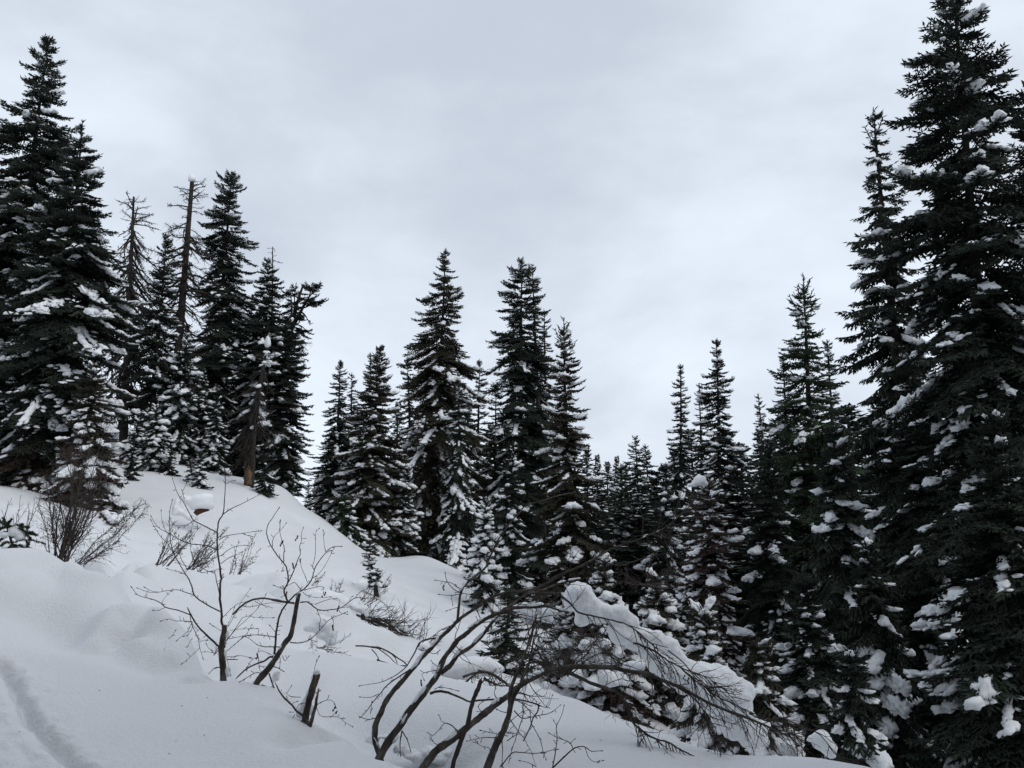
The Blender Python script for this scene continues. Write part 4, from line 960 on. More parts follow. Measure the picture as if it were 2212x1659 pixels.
# --- thick curved stem, sawn off
B = Alder('alder_shrub', 'curved alder stem with an orange sawn top and long thin shoots, second from left', '4:235,1085', 9.0, seed=2)
B.stem('4:235,1100 300,930 390,810 480,700 570,560 650,430 720,330 760,200 790,60 3:820,1500 845,1378', 80, 50, name='stem', endcap=True, buds=False, amp=0, snow=1.2)
B.twigs('''28,8|4:520,560 535,420 540,260 570,100 610,0 3:610,1600 690,1490 760,1420 830,1370 900,1330 1000,1220 1030,1130 1050,1050 1120,930 1200,830 1280,770 1390,755
23,7|3:690,1480 650,1370 655,1310 690,1230 695,1120 670,1010 610,940 540,850 480,760 430,650 415,560 440,460 490,380 570,260
14,5|3:700,1230 760,1110 800,1010 830,920 860,850 850,760 875,680 870,600 895,520
12,5|3:640,960 640,850 650,780 620,680 590,560 600,430
9,4|3:490,760 490,680 530,600 590,550 665,460
9,4|3:1040,1060 1020,1010 1050,900 1060,700 1065,570 1100,520
9,4|3:1200,830 1180,740 1165,560
8,4|3:1030,1170 1110,1110 1200,990 1300,790
8,4|3:960,1240 910,1110 870,1020 865,940
10,5|3:880,1340 820,1260 780,1230 700,1270
17,5|3:860,1490 960,1490 1050,1560 1100,1590 1200,1595 1350,1580 1440,1540 1580,1440 1700,1440 1850,1440 1950,1490 2070,1600
7,4|3:1350,1580 1400,1640 1470,1650
8,4|3:1050,1525 1150,1480 1280,1445 1370,1455 1365,1540
8,4|3:890,1360 960,1410 1080,1430 1240,1425
8,4|3:900,1340 1000,1310 1110,1285 1160,1300 1165,1350
8,4|3:640,1320 580,1300 530,1280
8,4|3:1580,1440 1640,1370 1700,1330 1790,1310 1850,1340 1860,1390
6,4|3:1500,1490 1530,1430 1540,1420
14,5|4:720,405 820,410 940,385 1050,310 1160,200 1250,100 1400,30 1470,0
9,6|4:1110,250 1110,150 1130,100 1095,0
6,4|4:1240,110 1290,90 1295,170
13,5|4:600,465 530,465 380,460 300,440 240,390 180,345 110,320
9,5|4:110,320 60,370 0,430
7,4|4:530,275 500,240 470,200
7,4|4:545,330 440,320 300,305 150,320
16,8|4:350,965 480,1020 560,1060 660,1090 760,1125 845,1130
18,12|4:445,815 490,950 520,1030 570,1110 600,1215
7,5|4:660,1090 700,1050 735,990
7,5|4:515,1040 500,1090 470,1130
14,7|4:330,850 320,810 270,805 200,840 80,915
26,16|4:500,595 450,600 380,650 270,690 150,750 30,860
14,8|4:440,720 550,740 620,780
9,5|4:620,580 660,650 700,600
8,5|4:300,600 310,680 320,760 340,790
8,5|4:310,610 240,610 180,680 155,750
7,4|4:280,560 330,515 430,545 500,580
8,4|4:310,715 380,725 440,725
8,4|4:590,590 600,660 590,720''')
B.cones('3:1363,1550 3:1163,1368 3:1865,1410 3:615,690 3:822,620 3:762,985 3:676,1365 4:1295,185 4:285,565')
blob_mesh('snow_drift', px_blobs('4:255,960,30,1.8 4:230,1000,30,1.2 4:300,880,22,2.0', B.d0 + .05, B.o), vox=0.01, noise_amp=0.006, freq=14, parent=B.t, seed=50)
blob_mesh('snow_clump', px_blobs('4:545,850,44,1.4 4:500,905,36 4:575,800,34', B.d0 + .45, B.o), vox=0.01, noise_amp=0.016, freq=10, parent=B.t, seed=51)
# --- two splintered stubs
Cc = Alder('alder_stump', 'pair of splintered pale-topped alder stubs with a snow cap, centre foreground', '4:960,1450', 8.3, seed=3)
Cc.stem('4:935,1385 985,1150 1030,950 1078,825', 84, 86, name='splintered_stub', endcap=True, buds=False, amp=0)
Cc.stem('4:1040,990 1052,930 1062,880 1072,830', 10, 36, name='split_wood', mat=M_CUT, buds=False, amp=0, dst=-0.028)
Cc.stem(root=True, line='4:970,1550 1020,1400 1060,1240 1085,1120', w0=52, w1=32, name='splintered_stub', buds=False, amp=0, dst=-0.05)
Cc.stem('4:1080,1150 1092,1080 1102,1018', 30, 22, name='split_wood', mat=M_CUT, buds=False, amp=0, dst=-0.05)
Cc.twigs('''34,14|4:970,1540 900,1400 800,1310 740,1230 660,1150 600,1070 548,985
9,4|4:1080,1230 1150,1190 1250,1165 1310,1200 1325,1250
8,5|4:790,1350 740,1450 690,1560
8,6|4:800,1300 850,1220 920,1205
9,5|4:1070,1240 1100,1310 1150,1385 1270,1385 1360,1395 1440,1460 1530,1515
7,4|4:1275,1380 1325,1330
5,3|4:1040,780 1065,690 1100,610
9,5|4:745,1240 770,1210 810,1190
8,5|4:770,1330 735,1330
8,6|4:930,1480 895,1460
12,8|4:1060,1080 1100,1060''')
Cc.cones('4:1328,1270')
blob_mesh('snow_cap', px_blobs('4:1085,795,36,1.0 4:1062,800,34,0.9 4:1012,870,16,1.6', Cc.d0 - .03, Cc.o), vox=0.008, noise_amp=0.004, freq=22, parent=Cc.t, seed=3)
blob_mesh('snow_drift', px_blobs('4:925,1270,70,1.9 4:860,1330,60,1.3 4:965,1100,34,2.0 4:890,1390,70,0.8 4:1020,1300,36,1.9', Cc.d0 + .14, Cc.o, depth=0.9), vox=0.012, noise_amp=0.006, freq=14, parent=Cc.t, seed=4)
# --- big alder with two swept stems
D = Alder('alder_shrub', 'large alder with two thick stems swept up to the right from one base, bottom centre', '5:150,1540', 7.9, ground_base=False, seed=4, tilt=(0.12, 0.02))
D.stem('5:160,1570 115,1420 130,1280 180,1170 220,1090 310,980 400,880 470,790 560,700 650,600 740,510 800,450 900,380 1000,320 1100,250 1200,220 1330,215 1450,190 1600,100 1700,50 1850,0', 47, 13, name='stem', amp=0.3, buds=False, snow=0.9)
D.stem(root=True, line='5:150,1575 230,1440 330,1310 400,1200 470,1110 560,990 620,900 650,840 700,740 770,640 850,570 950,490 1080,410 1150,390 1250,350 1400,340 1500,335 1600,370 1700,385', w0=64, w1=14, name='stem', amp=-0.2, buds=False, snow=1.3)
D.stem('5:655,890 720,830 790,740 880,680 980,590 1060,490 1140,390 1200,350 1290,280 1390,215 1500,200 1620,150 1760,120', 38, 9, name='branch', amp=0.2, buds=False, snow=1.8)
D.stem('5:790,455 800,340 830,210 880,140 960,70 1020,20 0:1230,400 1270,310 1340,220 1400,150 1450,110 1600,60 1730,30', 22, 6, name='branch', amp=0.3, buds=False, snow=.5)
D.stem('9:0,1380 200,1290 400,1190 600,1080 800,1020 900,970 1000,930 1100,860 1200,750 1260,650 1280,570', 20, 5, name='branch', dst=0.25, amp=0.3, buds=False, snow=0.5)
D.stem('5:1390,230 1500,230 1620,250 1700,310 6:370,380 470,420 650,455 780,500 880,570 960,640 1100,680', 22, 6, name='branch', amp=-0.3, buds=False, dst=-0.2)
D.twigs('''14,5|9:1100,860 1200,770 1320,620 1450,530 1640,400
10,5|9:900,980 1050,1010 1200,1060
14,6|9:400,1190 600,1250 800,1200 1000,1150 1160,1150
9,4|9:820,1000 830,900 820,800 770,680
10,4|9:1180,840 1300,830 1500,790 1650,770
8,4|9:1150,740 1150,650 1190,560
8,4|9:180,1290 210,1200 250,1140
9,4|9:560,1100 640,1060 760,1000 850,985
14,4|5:640,600 560,605 480,640 440,710 400,780 370,830 300,890 230,930 150,960 0,990
12,5|5:410,850 330,900 220,980 160,1050 100,1120 50,1190 0,1240
6,3|5:150,1050 80,1080 0,1080
7,4|5:130,1250 60,1260 0,1240
5,3|5:80,1220 90,1130
22,14|5:560,1050 640,1035 750,1060 850,1100 900,1115
16,12|5:900,1110 1000,1105 1120,1100 1250,1095 1400,1130 1455,1150
12,7|5:1455,1150 1440,1200 1410,1240 1380,1330 1320,1450 1260,1530 1200,1600 1150,1650
6,4|5:600,1020 660,1000 780,1030
10,5|5:1080,400 1060,350 1010,310 960,270 900,245 840,235
8,4|5:830,235 760,200 700,130 690,80
8,4|5:825,200 780,180 740,150 620,130
6,3|5:805,240 740,250 650,240
5,3|5:790,345 740,360 710,375
5,3|5:740,250 750,320
7,3|5:640,860 580,870 500,890 510,930
6,3|5:640,840 600,810 580,790
12,6|5:340,1350 320,1450 320,1540
9,5|5:340,1360 380,1430 405,1510
9,5|5:260,1450 190,1560
6,4|5:970,480 950,440 945,430
6,4|5:880,560 885,520
7,4|5:740,510 690,525 680,530
8,4|5:980,620 1050,670 1100,730 1160,800
7,4|5:650,690 600,730 520,690''')
D.cones('5:676,172 5:494,950')
for i_, (n_, L_, an, sp, cu) in enumerate([(10, .35, 200, 30, 0), (10, .35, 30, 45, 0), (14, .45, -20, 40, -.3), (6, .3, 60, 40, 0), (22, .5, -15, 45, -.2), (16, .5, -55, 25, -.6)]):
    D.auto(i_, n_, L_, an, sp, 40 + i_, f0=0.45, curl=cu)
# --- long arching stem
E = Alder('alder_shrub', 'alder with one long heavy stem arching right under the snow load, bottom centre', '5:530,1625', 7.7, ground_base=False, seed=5, tilt=(0.16, 0.0))
E.stem('5:515,1650 600,1540 700,1460 800,1380 920,1290 1000,1220 1100,1140 1200,1070 1300,985 1400,930 1500,880 1600,850 6:420,830 640,840 800,870 950,900 1050,940 1150,980 1250,1030 1400,1110 1550,1180 1700,1230 1850,1290 1930,1330 2040,1380 7:520,1240 600,1300', 64, 9, name='stem', amp=0.2, buds=False, snow=0.8)
E.stem('6:270,870 400,930 500,980 620,1010 700,1050 760,1150 790,1250 840,1320 920,1380 1000,1420 1100,1450 1200,1510 1290,1560 1400,1650', 26, 10, name='branch', amp=-0.3, buds=False)
E.stem('6:820,640 870,650 980,700 1100,780 1200,840 1300,940 1400,1000 1500,1080 1650,1150 1800,1220', 18, 6, name='branch', amp=-0.2, dst=-0.25, buds=False)
E.stem('6:1100,700 1200,780 1300,880 1420,920 1500,980 1600,1060 1700,1180', 10, 4, name='branch', amp=-0.1, dst=-0.25, buds=False)
E.stem('6:1160,985 1300,1080 1380,1180 1420,1290 1500,1400 1640,1540 1760,1640', 14, 6, name='branch', amp=-0.3, buds=False)
E.stem('7:200,1090 330,1140 430,1120 560,1170 700,1230 760,1290 840,1390 1000,1480', 12, 4, name='branch', amp=0.0, dst=0.0, buds=False)
E.twigs('''10,4|5:790,1355 740,1310 690,1290 650,1330 590,1390 550,1370
6,4|5:655,1270 640,1235
7,4|5:625,1470 595,1445
10,5|6:1000,1420 1030,1500 990,1560 980,1640
10,5|6:1080,1450 1090,1560 1060,1650
8,4|6:920,1380 860,1400 890,1450
8,5|6:1130,1470 1150,1560 1170,1650
7,4|6:560,1000 640,960 720,930 775,945
8,4|6:1830,1285 1820,1380 1860,1420 1930,1540
8,4|6:1700,1240 1740,1340 1750,1420
8,4|5:1120,1100 1090,1050 1100,1005
7,4|5:1000,1220 960,1150 1040,1090''')
for i_, (n_, L_, an, sp, cu, f0) in enumerate([(46, .42, -35, 28, -.5, .48), (26, .40, -60, 30, -.5, .2), (34, .42, -40, 28, -.5, .1), (16, .35, -35, 30, -.3, .1), (24, .38, -65, 30, -.5, .1), (16, .30, -35, 35, -.3, .1)]):
    E.auto(i_, n_, L_, an, sp, 60 + i_, f0=f0, curl=cu, sub=4)
E.cones('6:880,590 6:1480,1040 6:1450,1150 6:1240,910 6:1260,930 6:1060,870 6:1540,1260')
# --- broken thin stub between
F_ = Alder('alder_stump', 'thin dark alder stub snapped off with a ragged reddish top', '5:765,1580', 7.8, ground_base=False, seed=6)
F_.stem('5:758,1600 830,1420 880,1260 910,1130 950,1020 975,945', 38, 34, name='snapped_stub', mat=M_TWIG, buds=False, amp=0.1, snow=.6)
F_.stem('5:972,960 984,930 990,915', 20, 4, name='splinter', mat=M_ROT, buds=False, amp=0)
F_.stem('5:985,965 1010,940 1018,930', 12, 3, name='splinter', mat=M_ROT, buds=False, amp=0)
# --- upright forked alder
G_ = Alder('alder_shrub', 'upright forked alder crossing in front of the arching stem, bottom right of centre', '5:1035,1650', 7.3, ground_base=False, seed=7)
G_.stem('5:1020,1690 1100,1490 1160,1370 1200,1270 1230,1130 1262,1040 1300,985', 58, 34, name='stem', buds=False, amp=0, snow=.5)
G_.stem('5:1215,1200 1220,1040 1270,900 1320,790 1370,650 1410,500 1440,400', 34, 10, name='branch', buds=False, amp=0.3)
G_.stem('5:1290,1000 1350,860 1390,760 1400,640 1450,480', 26, 8, name='branch', buds=False, amp=0.5)
G_.twigs('''10,4|5:1140,1650 1230,1540 1300,1530 1400,1540 1500,1530 1590,1510
7,4|5:1110,1410 980,1415 870,1440
6,4|5:1200,1400 1110,1380 990,1355
10,5|5:1250,1190 1320,1250 1440,1230 1540,1210 1620,1150
7,4|5:1310,1110 1420,1130 1520,1160 1560,1080
7,4|5:1380,1180 1390,1290 1450,1400 1480,1500 1510,1580
8,4|5:1320,1120 1320,1250 1270,1400 1240,1480 1210,1600 1200,1640
7,4|5:1190,1440 1260,1390 1300,1380 1320,1395
7,4|5:1060,1560 1050,1500 980,1480 940,1440
8,4|5:1240,1200 1160,1200 1100,1170
8,4|5:1310,1130 1380,1200 1420,1240''')
for i_, (n_, L_, an, sp) in enumerate([(8, .35, -60, 60), (26, .38, 20, 70), (24, .38, 0, 70)]): G_.auto(i_, n_, L_, an, sp, 90 + i_, f0=.3, curl=-.3)
# --- thin twigs at the lower right
H_ = Alder('alder_shoot', 'thin forked alder shoots rising from the snow right of the forked alder', '5:1570,1650', 7.4, cat='leafless shoots', ground_base=False, seed=8)
H_.twigs('''13,5|5:1560,1665 1650,1580 1720,1510 1770,1490 1830,1490 1880,1520 1955,1520
9,4|5:1565,1660 1590,1520 1600,1400 1600,1320 1640,1230 1660,1155
6,3|5:1830,1490 1860,1570 1910,1610 1970,1600
7,4|5:1730,1500 1700,1450 1600,1410 1550,1380
6,3|5:1700,1460 1740,1430
5,3|5:1600,1330 1580,1290
6,3|5:1430,1650 1380,1620 1310,1600''', name='shoot')
# --- mid-ground slash
I_ = Alder('fallen_branch', 'fallen bare branch lying across the snow hollow left of the alder stems', '5:200,700', 12.5, cat='fallen branch', group=None, seed=9, ground_base=False)
I_.twigs('''20,9|4:1590,445 1700,450 1850,475 1920,490 5:80,670 160,680 240,720 300,760 350,790 380,820
22,12|4:1870,630 1950,690 2060,700 5:130,780 200,800 290,820 370,825
9,6|5:90,690 130,740 150,790
9,6|5:150,690 220,740 280,800
8,5|5:240,720 280,760 300,820''')
J_ = Alder('fallen_branch', 'grey bent fallen limb arching just above the snow behind the sawn alder', '2:1420,445', 12.0, cat='fallen branch', group=None, seed=10)
J_.stem('2:1420,445 1500,360 1600,290 1700,250 1830,232 1950,250 2060,283 3:480,1455 600,1485 780,1512', 22, 30, name='limb', mat=M_ALDER, buds=False, amp=0.1)
J_.twigs('''8,4|2:1550,340 1650,350 1800,320 1960,300 2070,315
8,4|2:1710,275 1800,320 1870,340 1930,360
6,4|2:1750,260 1780,290 1850,350''')
K_ = Alder('brush_pile', 'heap of cut brush half buried in snow behind the mound', '4:1900,180', 15.5, cat='brush pile', group=None, seed=11)
for s_ in ('4:1600,40 1750,100 1880,150 2000,190 2074,200 5:150,490', '4:1700,90 1850,180 1950,240 5:60,560 160,590', '5:0,440 150,470 250,520 330,560 400,600 470,650 520,690', '5:0,410 100,440 230,480 340,580', '5:180,560 260,520 350,560 420,640 480,680'): K_.stem(s_, 26 if s_[0] == '4' else 18, 9, name='branch', buds=False, snow=1.5)
for i_ in range(5): K_.auto(i_, 26, .5, [-20, -60, 60, 10, -40][i_], 50, 120 + i_, f0=0, w=.007)
L_ = Alder('brush_pile', 'tangle of broken branches sticking out under the long snow pillow', '5:1000,900', 11.6, cat='brush pile', group=None, seed=12)
for s_ in ('5:830,915 920,890 1000,880 1080,900 1150,950 1220,990', '5:960,865 1050,880 1140,930 1200,985', '5:850,970 900,920 950,890', '5:1000,920 1060,960 1130,990'): L_.stem(s_, 20, 9, name='branch', buds=False, snow=1.0)
for i_ in range(4): L_.auto(i_, 12, .3, -30, 50, 140 + i_, f0=0, w=.005)
# ------------------------------------------------------------------ snow bodies and shrubs
def pillow(label, spec, d, vox, amp, freq, depth=1.1, group=None, seed=0, name='snow_pillow', cat='snow mound', ddu=0.0, u_ref=0, sm=6):
    b0 = px_blobs(spec, d, (0, 0, 0), ddu=ddu, u_ref=u_ref); c = np.mean([b[0] for b in b0], 0)
    bl = px_blobs(spec, d, c, depth=depth, ddu=ddu, u_ref=u_ref)
    o = blob_mesh(name, bl, vox=vox, noise_amp=amp, freq=freq, loc=tuple(c), seed=seed, sm=sm)
    return tag(o, label, cat, group)
pillow('huge smooth snow load slumped along the bent shrub from upper left to lower right',
       '6:370,240,121 6:330,300,97 6:430,330,119,.9 6:470,400,86 6:400,430,65 6:560,385,86 6:680,410,103 6:760,480,108 6:720,540,108 6:800,570,92 6:900,590,89 6:860,620,86 6:1000,630,95 6:1090,690,102 6:960,700,103 6:1050,800,120 6:1180,770,74 6:1150,880,126 6:1270,880,114 '
       '6:1380,930,144 6:1500,980,180 6:1600,1060,180 6:1500,1120,144 6:1390,1060,108 6:1650,1160,138 6:1560,1250,108 6:1700,1290,126 6:1780,1390,110 6:1850,1420,72 6:1870,1320,60 6:1640,1330,96 6:1250,1000,72 6:820,640,65', 10.3, 0.022, 0.034, 4.5, depth=0.95, seed=1, ddu=0.16, u_ref=1150, sm=3)
pillow('small separate lump of snow on twigs left of the huge snow load', '5:1520,395,50 5:1560,370,34 5:1500,440,38 5:1540,450,30', 9.3, 0.016, 0.012, 12, seed=2, group='snow lumps caught in the bent shrub')
pillow('long flat strip of snow on the alder limb above the separate lump', '5:1330,325,38,.6 5:1400,325,36,.6 5:1470,322,30,.6 5:1270,335,26,.6', 9.4, 0.016, 0.008, 12, seed=3, group='snow lumps caught in the bent shrub')
pillow('slab of snow hanging at the far tip of the arching alder, lower right', '7:730,1270,62 7:780,1340,56 7:670,1270,40,.6 7:800,1390,34 7:700,1320,34 7:640,1285,26,.5', 10.6, 0.02, 0.012, 8, seed=4, group='snow lumps caught in the bent shrub')
pillow('small ball of snow under the huge load beside the arching stem', '6:800,840,70,.7 6:870,830,50,.7 6:760,850,40,.6', 11.0, 0.02, 0.012, 9, seed=5, group='snow lumps caught in the bent shrub')
pillow('twin round snow pads left below the huge load', '6:440,640,55,.7 6:580,650,60,.75 6:510,720,45,1.2 6:540,790,40,1.1 6:390,670,30,.8', 11.6, 0.022, 0.014, 8, seed=6, group='snow lumps caught in the bent shrub')
pillow('low snow drape behind the arching stem, under the twin pads', '6:600,930,80,.9 6:650,960,60,.6 6:560,880,40,1.2 6:330,930,50,1 6:100,990,40,.9', 11.8, 0.025, 0.016, 8, seed=7, group='snow lumps caught in the bent shrub')
pillow('pointed white snow cap on the dead narrow fir tip', '9:1330,500,56 9:1370,530,36 9:1240,545,28,.6 9:1290,530,34', 23.8, 0.03, 0.02, 5, seed=8, group=None)
pillow('long rounded snow pillow overhanging a tangle of branches', '5:640,850,70 5:720,840,90 5:820,830,98 5:920,830,98 5:1010,830,88 5:1080,845,66 5:1140,855,38 5:760,890,60 5:850,890,60', 12.2, 0.025, 0.012, 5, depth=1.2, seed=9, group='rounded snow pillows of the hollow')
pillow('hunched snow pillow with drooping twigs behind the sawn alder', '4:1130,130,105 4:1230,170,100 4:1270,260,95 4:1270,370,80 4:1060,200,90 4:960,220,60 4:1150,300,80', 12.9, 0.025, 0.012, 6, depth=1.1, seed=10, group='rounded snow pillows of the hollow')
pillow('broad smooth snow pillow in the hollow right of the sawn top', '3:960,1420,130,.6 3:1080,1400,120,.7 3:1220,1420,120,.7 3:1340,1450,110,.75 3:1440,1510,90,.8 3:850,1480,100,.5', 15.6, 0.035, 0.012, 3, depth=1.5, seed=11, group='rounded snow pillows of the hollow')
pillow('lumpy snow heap on the brush pile', '3:1560,1540,60 3:1640,1570,60 3:1740,1620,75 3:1650,1500,45 5:60,400,50 5:20,360,40 5:260,480,36 5:310,500,44 5:360,520,40', 15.6, 0.03, 0.03, 7, depth=1.2, seed=12, group='rounded snow pillows of the hollow')
pillow('pair of snow humps right below the brush pile', '5:290,660,80,.75 5:370,680,60,.7 5:220,640,50,.7 5:520,660,50,.8 5:600,710,40,.7', 14.6, 0.03, 0.02, 5, depth=1.3, seed=13, group='rounded snow pillows of the hollow')
pillow('small snow hump at the foot of the lone sapling', '3:1680,1260,80,.9 3:1620,1300,50,.6 3:1560,1230,40,.6', 18.5, 0.03, 0.015, 5, depth=1.2, seed=14, group='rounded snow pillows of the hollow')
pillow('round snow mound beside the large brown shrub', '8:400,1420,110,.8 8:300,1380,90,.8 8:480,1480,80,.7 8:60,1380,60,.7', 13.8, 0.03, 0.012, 4, depth=1.3, seed=15, group='rounded snow pillows of the hollow')
pillow('two low snow pads resting on the crest at the lower right', '7:180,1450,60,.7 7:240,1470,60,.6 7:400,1440,55,.7 7:480,1450,60,.7 7:330,1460,40,.7', 8.6, 0.02, 0.006, 6, depth=1.4, seed=16, group='rounded snow pillows of the hollow')
# crumbly snow knocked down round the alder bases
pillow('rough crumbled snow heaped between the two big alder bases', ''.join(f'5:{x},{y},{r},.45 ' for x, y, r in [(330, 1500, 60), (400, 1540, 70), (480, 1570, 60), (560, 1530, 60), (640, 1580, 75), (720, 1600, 60), (800, 1620, 70), (880, 1640, 70), (700, 1530, 50), (250, 1420, 50), (180, 1400, 44), (100, 1440, 50)]),
       8.1, 0.014, 0.030, 9, depth=1.5, seed=40, sm=2, group=None, name='crumbled_snow', cat='snow heap')
# square snow block on a red rotten log
def log_block():
    d = 27.0; o = at(*px('1:1000,600')[0][:2], d); t = empty('fallen_log', o, 'short rotten red log carrying a square block of snow on the slope', 'log')
    P = np.array([at(u, v, d) - o for (u, v, _) in px('1:920,660 960,620 1020,600 1110,595')]); V, F = tube(P, [.07, .10, .09, .04], 8)
    link('rotten_wood', mesh_from('rotten_wood', V, F, [M_ROT], smooth=True), t)
    sp = ''.join(f'1:{x},{y},{r},1.0 ' for x, y, r in [(960, 460, 70), (1040, 450, 72), (1110, 450, 62), (980, 530, 66), (1060, 530, 66), (1120, 530, 55), (1135, 580, 34), (900, 480, 60), (900, 560, 50), (820, 470, 60), (760, 440, 40)])
    blob_mesh('snow_block', px_blobs(sp, d, o, depth=1.4), vox=.05, noise_amp=.014, freq=2, parent=t, seed=20, sm=8)
log_block()
pillow('snow-choked low scrub left of the square snow block', '1:690,490,44 1:670,570,52 1:740,630,56 1:650,650,44 1:830,690,50 1:860,730,34', 27.0, 0.05, 0.02, 2.5, depth=1.3, seed=21)

# ------------------------------------------------------------------ many-stemmed leafless shrubs
def shrub(name, label, base, tips, d, w, seed, sub=14, fine=0.35, mat=None, group=None, leaf=0.0, curve=0.05, cat='leafless shrub', subsub=3, minr=0.003, spread=.5):
    rng = np.random.default_rng(seed); u, v, _ = px(base)[0]; p0 = at(u, v, d); z0 = gz(p0.x, p0.y)
    o = Vector((p0.x, p0.y, p0.z)); t = empty(name, o, label, cat, group); mat = mat or M_SHRUB
    for (uu, vv, _) in px(tips):
        dd = d + rng.normal() * 0.35; q = np.array(at(uu, vv, dd) - o); L = np.linalg.norm(q); st = np.array([rng.normal() * .06, rng.normal() * .06, -0.15])
        n = 12; f = np.linspace(0, 1, n)[:, None]; bend = np.array([0, 0, -1.0]) * L * curve * rng.uniform(-.4, 1.3)
        P = st * (1 - f) + q * f + bend * np.sin(f * 3.14) + np.cumsum(rng.normal(size=(n, 3)) * .012 * L, 0) * np.sin(f * 3.14)
        b = Buf(); V, F = tube(P, np.maximum(np.linspace(w, w * .25, n), minr), 5, cap=False); b.add(V, F)
        s_o = None; tb = Buf()
        for k in range(sub):
            g = rng.uniform(0.2, 1.0); p, dr = along(P, g); e = dr + rng.normal(size=3) * spread; e /= np.linalg.norm(e); l = L * fine * rng.uniform(.3, 1) * (1.2 - g * .7)
            Q = np.array([p, p + e * l * .35, p + (e + rng.normal(size=3) * .2) * l * .7, p + (e + rng.normal(size=3) * .25) * l]); V, F = tube(Q, np.maximum(np.linspace(w * .45, w * .18, 4), minr * .75), 3, cap=False); tb.add(V, F)
            for j in range(subsub):
                p2, d2 = along(Q, rng.uniform(.2, .95)); e2 = d2 + rng.normal(size=3) * .6; e2 /= np.linalg.norm(e2); l2 = l * rng.uniform(.15, .5)
                V, F = tube(np.array([p2, p2 + e2 * l2]), [minr * .7, minr * .5], 3, cap=False); tb.add(V, F)
                if rng.random() < leaf * .28:
                    c = p2 + e2 * l2; V, F = ICO[1]; tb.add(V * (.006, .006, .013) * (d / 15) + c, F)
        s_o = link('stem', b.mesh('stem', [mat], True), t); link('twig_spray', tb.mesh('twig_spray', [mat]), s_o)
    return t
G_B = 'leafless shrubs on the slope'
shrub('alder_shrub', 'big dense brown many-stemmed shrub fanning up in front of the left firs', '8:700,1500', '8:680,780 8:830,760 8:930,700 8:1190,600 8:1000,500 8:760,300 8:900,150 8:1050,180 8:1150,400 8:1300,480 8:600,480 8:450,850 8:640,1190 8:860,450 8:980,250 8:700,500 8:1080,600 8:820,200 8:560,700 8:1120,720 8:900,900 8:1250,250 8:1180,120 8:650,250 8:950,60 8:1350,380 8:1000,380 8:1280,600 8:540,560', 16.2, .012, 61, sub=17, fine=.36, group=G_B, leaf=.15, spread=.38)
shrub('alder_shrub', 'low right-leaning seed-tipped branch beside the big brown shrub', '8:970,1450', '8:1640,860 8:1590,900 8:1700,900', 16.6, .010, 62, sub=40, fine=.30, group=G_B, leaf=.8)
shrub('alder_shrub', 'flat spreading twigs between the big brown shrub and the seed-tipped branch', '8:790,1470', '8:1300,1230 8:1400,1260 8:1100,1330 8:1080,1100 8:1280,1370', 16.4, .008, 63, sub=20, fine=.3, group=G_B, leaf=.5)
shrub('alder_shrub', 'sparse upright thin shoots behind the small spruce at the left edge', '8:215,1080', '8:240,740 8:150,960 8:340,840 8:210,900', 17.5, .007, 64, sub=5, fine=.3, group=G_B, subsub=1)
shrub('alder_shrub', 'second clump of thin shoots right of the small edge spruce', '8:290,1100', '8:400,760 8:460,770 8:350,900 8:330,850', 17.5, .008, 65, sub=6, fine=.3, group=G_B, subsub=1)
shrub('alder_shrub', 'lone thin shoots at the far left edge above the small spruce', '8:40,1010', '8:100,800 8:140,760 8:20,900', 17.5, .006, 66, sub=4, fine=.3, group=G_B, subsub=1)
shrub('alder_shrub', 'slanting twiggy shrub left of the sapling, leaning right', '1:430,1235', '1:600,900 1:700,850 1:560,1000 1:850,900 1:640,760 1:930,700 1:780,960', 20.5, .010, 67, sub=14, fine=.32, group=G_B, leaf=.6, spread=.4)
shrub('alder_shrub', 'low slanting stems rooted just right of the slanting twiggy shrub', '1:510,1255', '1:800,1040 1:760,1100 1:900,900 1:700,1150 1:980,830', 20.5, .010, 68, sub=14, fine=.32, group=G_B, leaf=.5, spread=.4)
shrub('alder_shrub', 'densest dark slanting shrub behind the slender sapling', '1:830,1320', '1:1100,900 1:1150,1000 1:1350,850 1:1300,1010 1:1200,1130 1:1100,1050 1:1050,1120 1:1250,1200 1:1180,900 1:980,1150', 20.5, .012, 69, sub=18, fine=.32, group=G_B, leaf=.6, spread=.42)
shrub('alder_shrub', 'brown twigs lying low at the foot of the densest slanting shrub', '1:980,1340', '1:1200,1200 1:1280,1380 1:1150,1150 1:1100,1250', 20.3, .008, 70, sub=16, fine=.35, group=G_B, leaf=.4)
shrub('alder_shrub', 'small thin shrub right of the slender sapling, two main shoots', '1:1340,1425', '1:1500,1010 1:1440,1090 1:1520,1180', 20.2, .008, 71, sub=12, fine=.28, group=G_B, leaf=.5, spread=.4)
shrub('alder_shrub', 'taller fan of fine twigs right of the two-shoot shrub', '1:1460,1465', '1:1720,920 1:1760,1130 1:1600,1100 1:1680,1020 1:1560,1200 1:1680,1300', 20.0, .008, 72, sub=14, fine=.3, group=G_B, leaf=.4, spread=.4)
shrub('alder_shrub', 'tiny seed-hung twigs poking through the snow left of the curved alder', '3:455,1150', '3:650,1000 3:630,1080 3:560,1060', 19.5, .006, 73, sub=7, fine=.3, group=G_B, leaf=.5)
shrub('alder_shrub', 'drooping seed-hung twigs behind the curved alder', '3:930,1220', '3:1200,1090 3:1150,1140 3:1100,1200', 19.0, .006, 74, sub=8, fine=.3, group=G_B, leaf=.7)
shrub('alder_shrub', 'pale fan of fine grey twigs at the foot of the lone sapling', '3:1620,1480', '3:2070,1120 3:1990,1080 3:1900,1180 3:2050,1230 3:1800,1200 3:2000,1330', 16.0, .007, 75, sub=12, fine=.3, group=G_B, spread=.35)
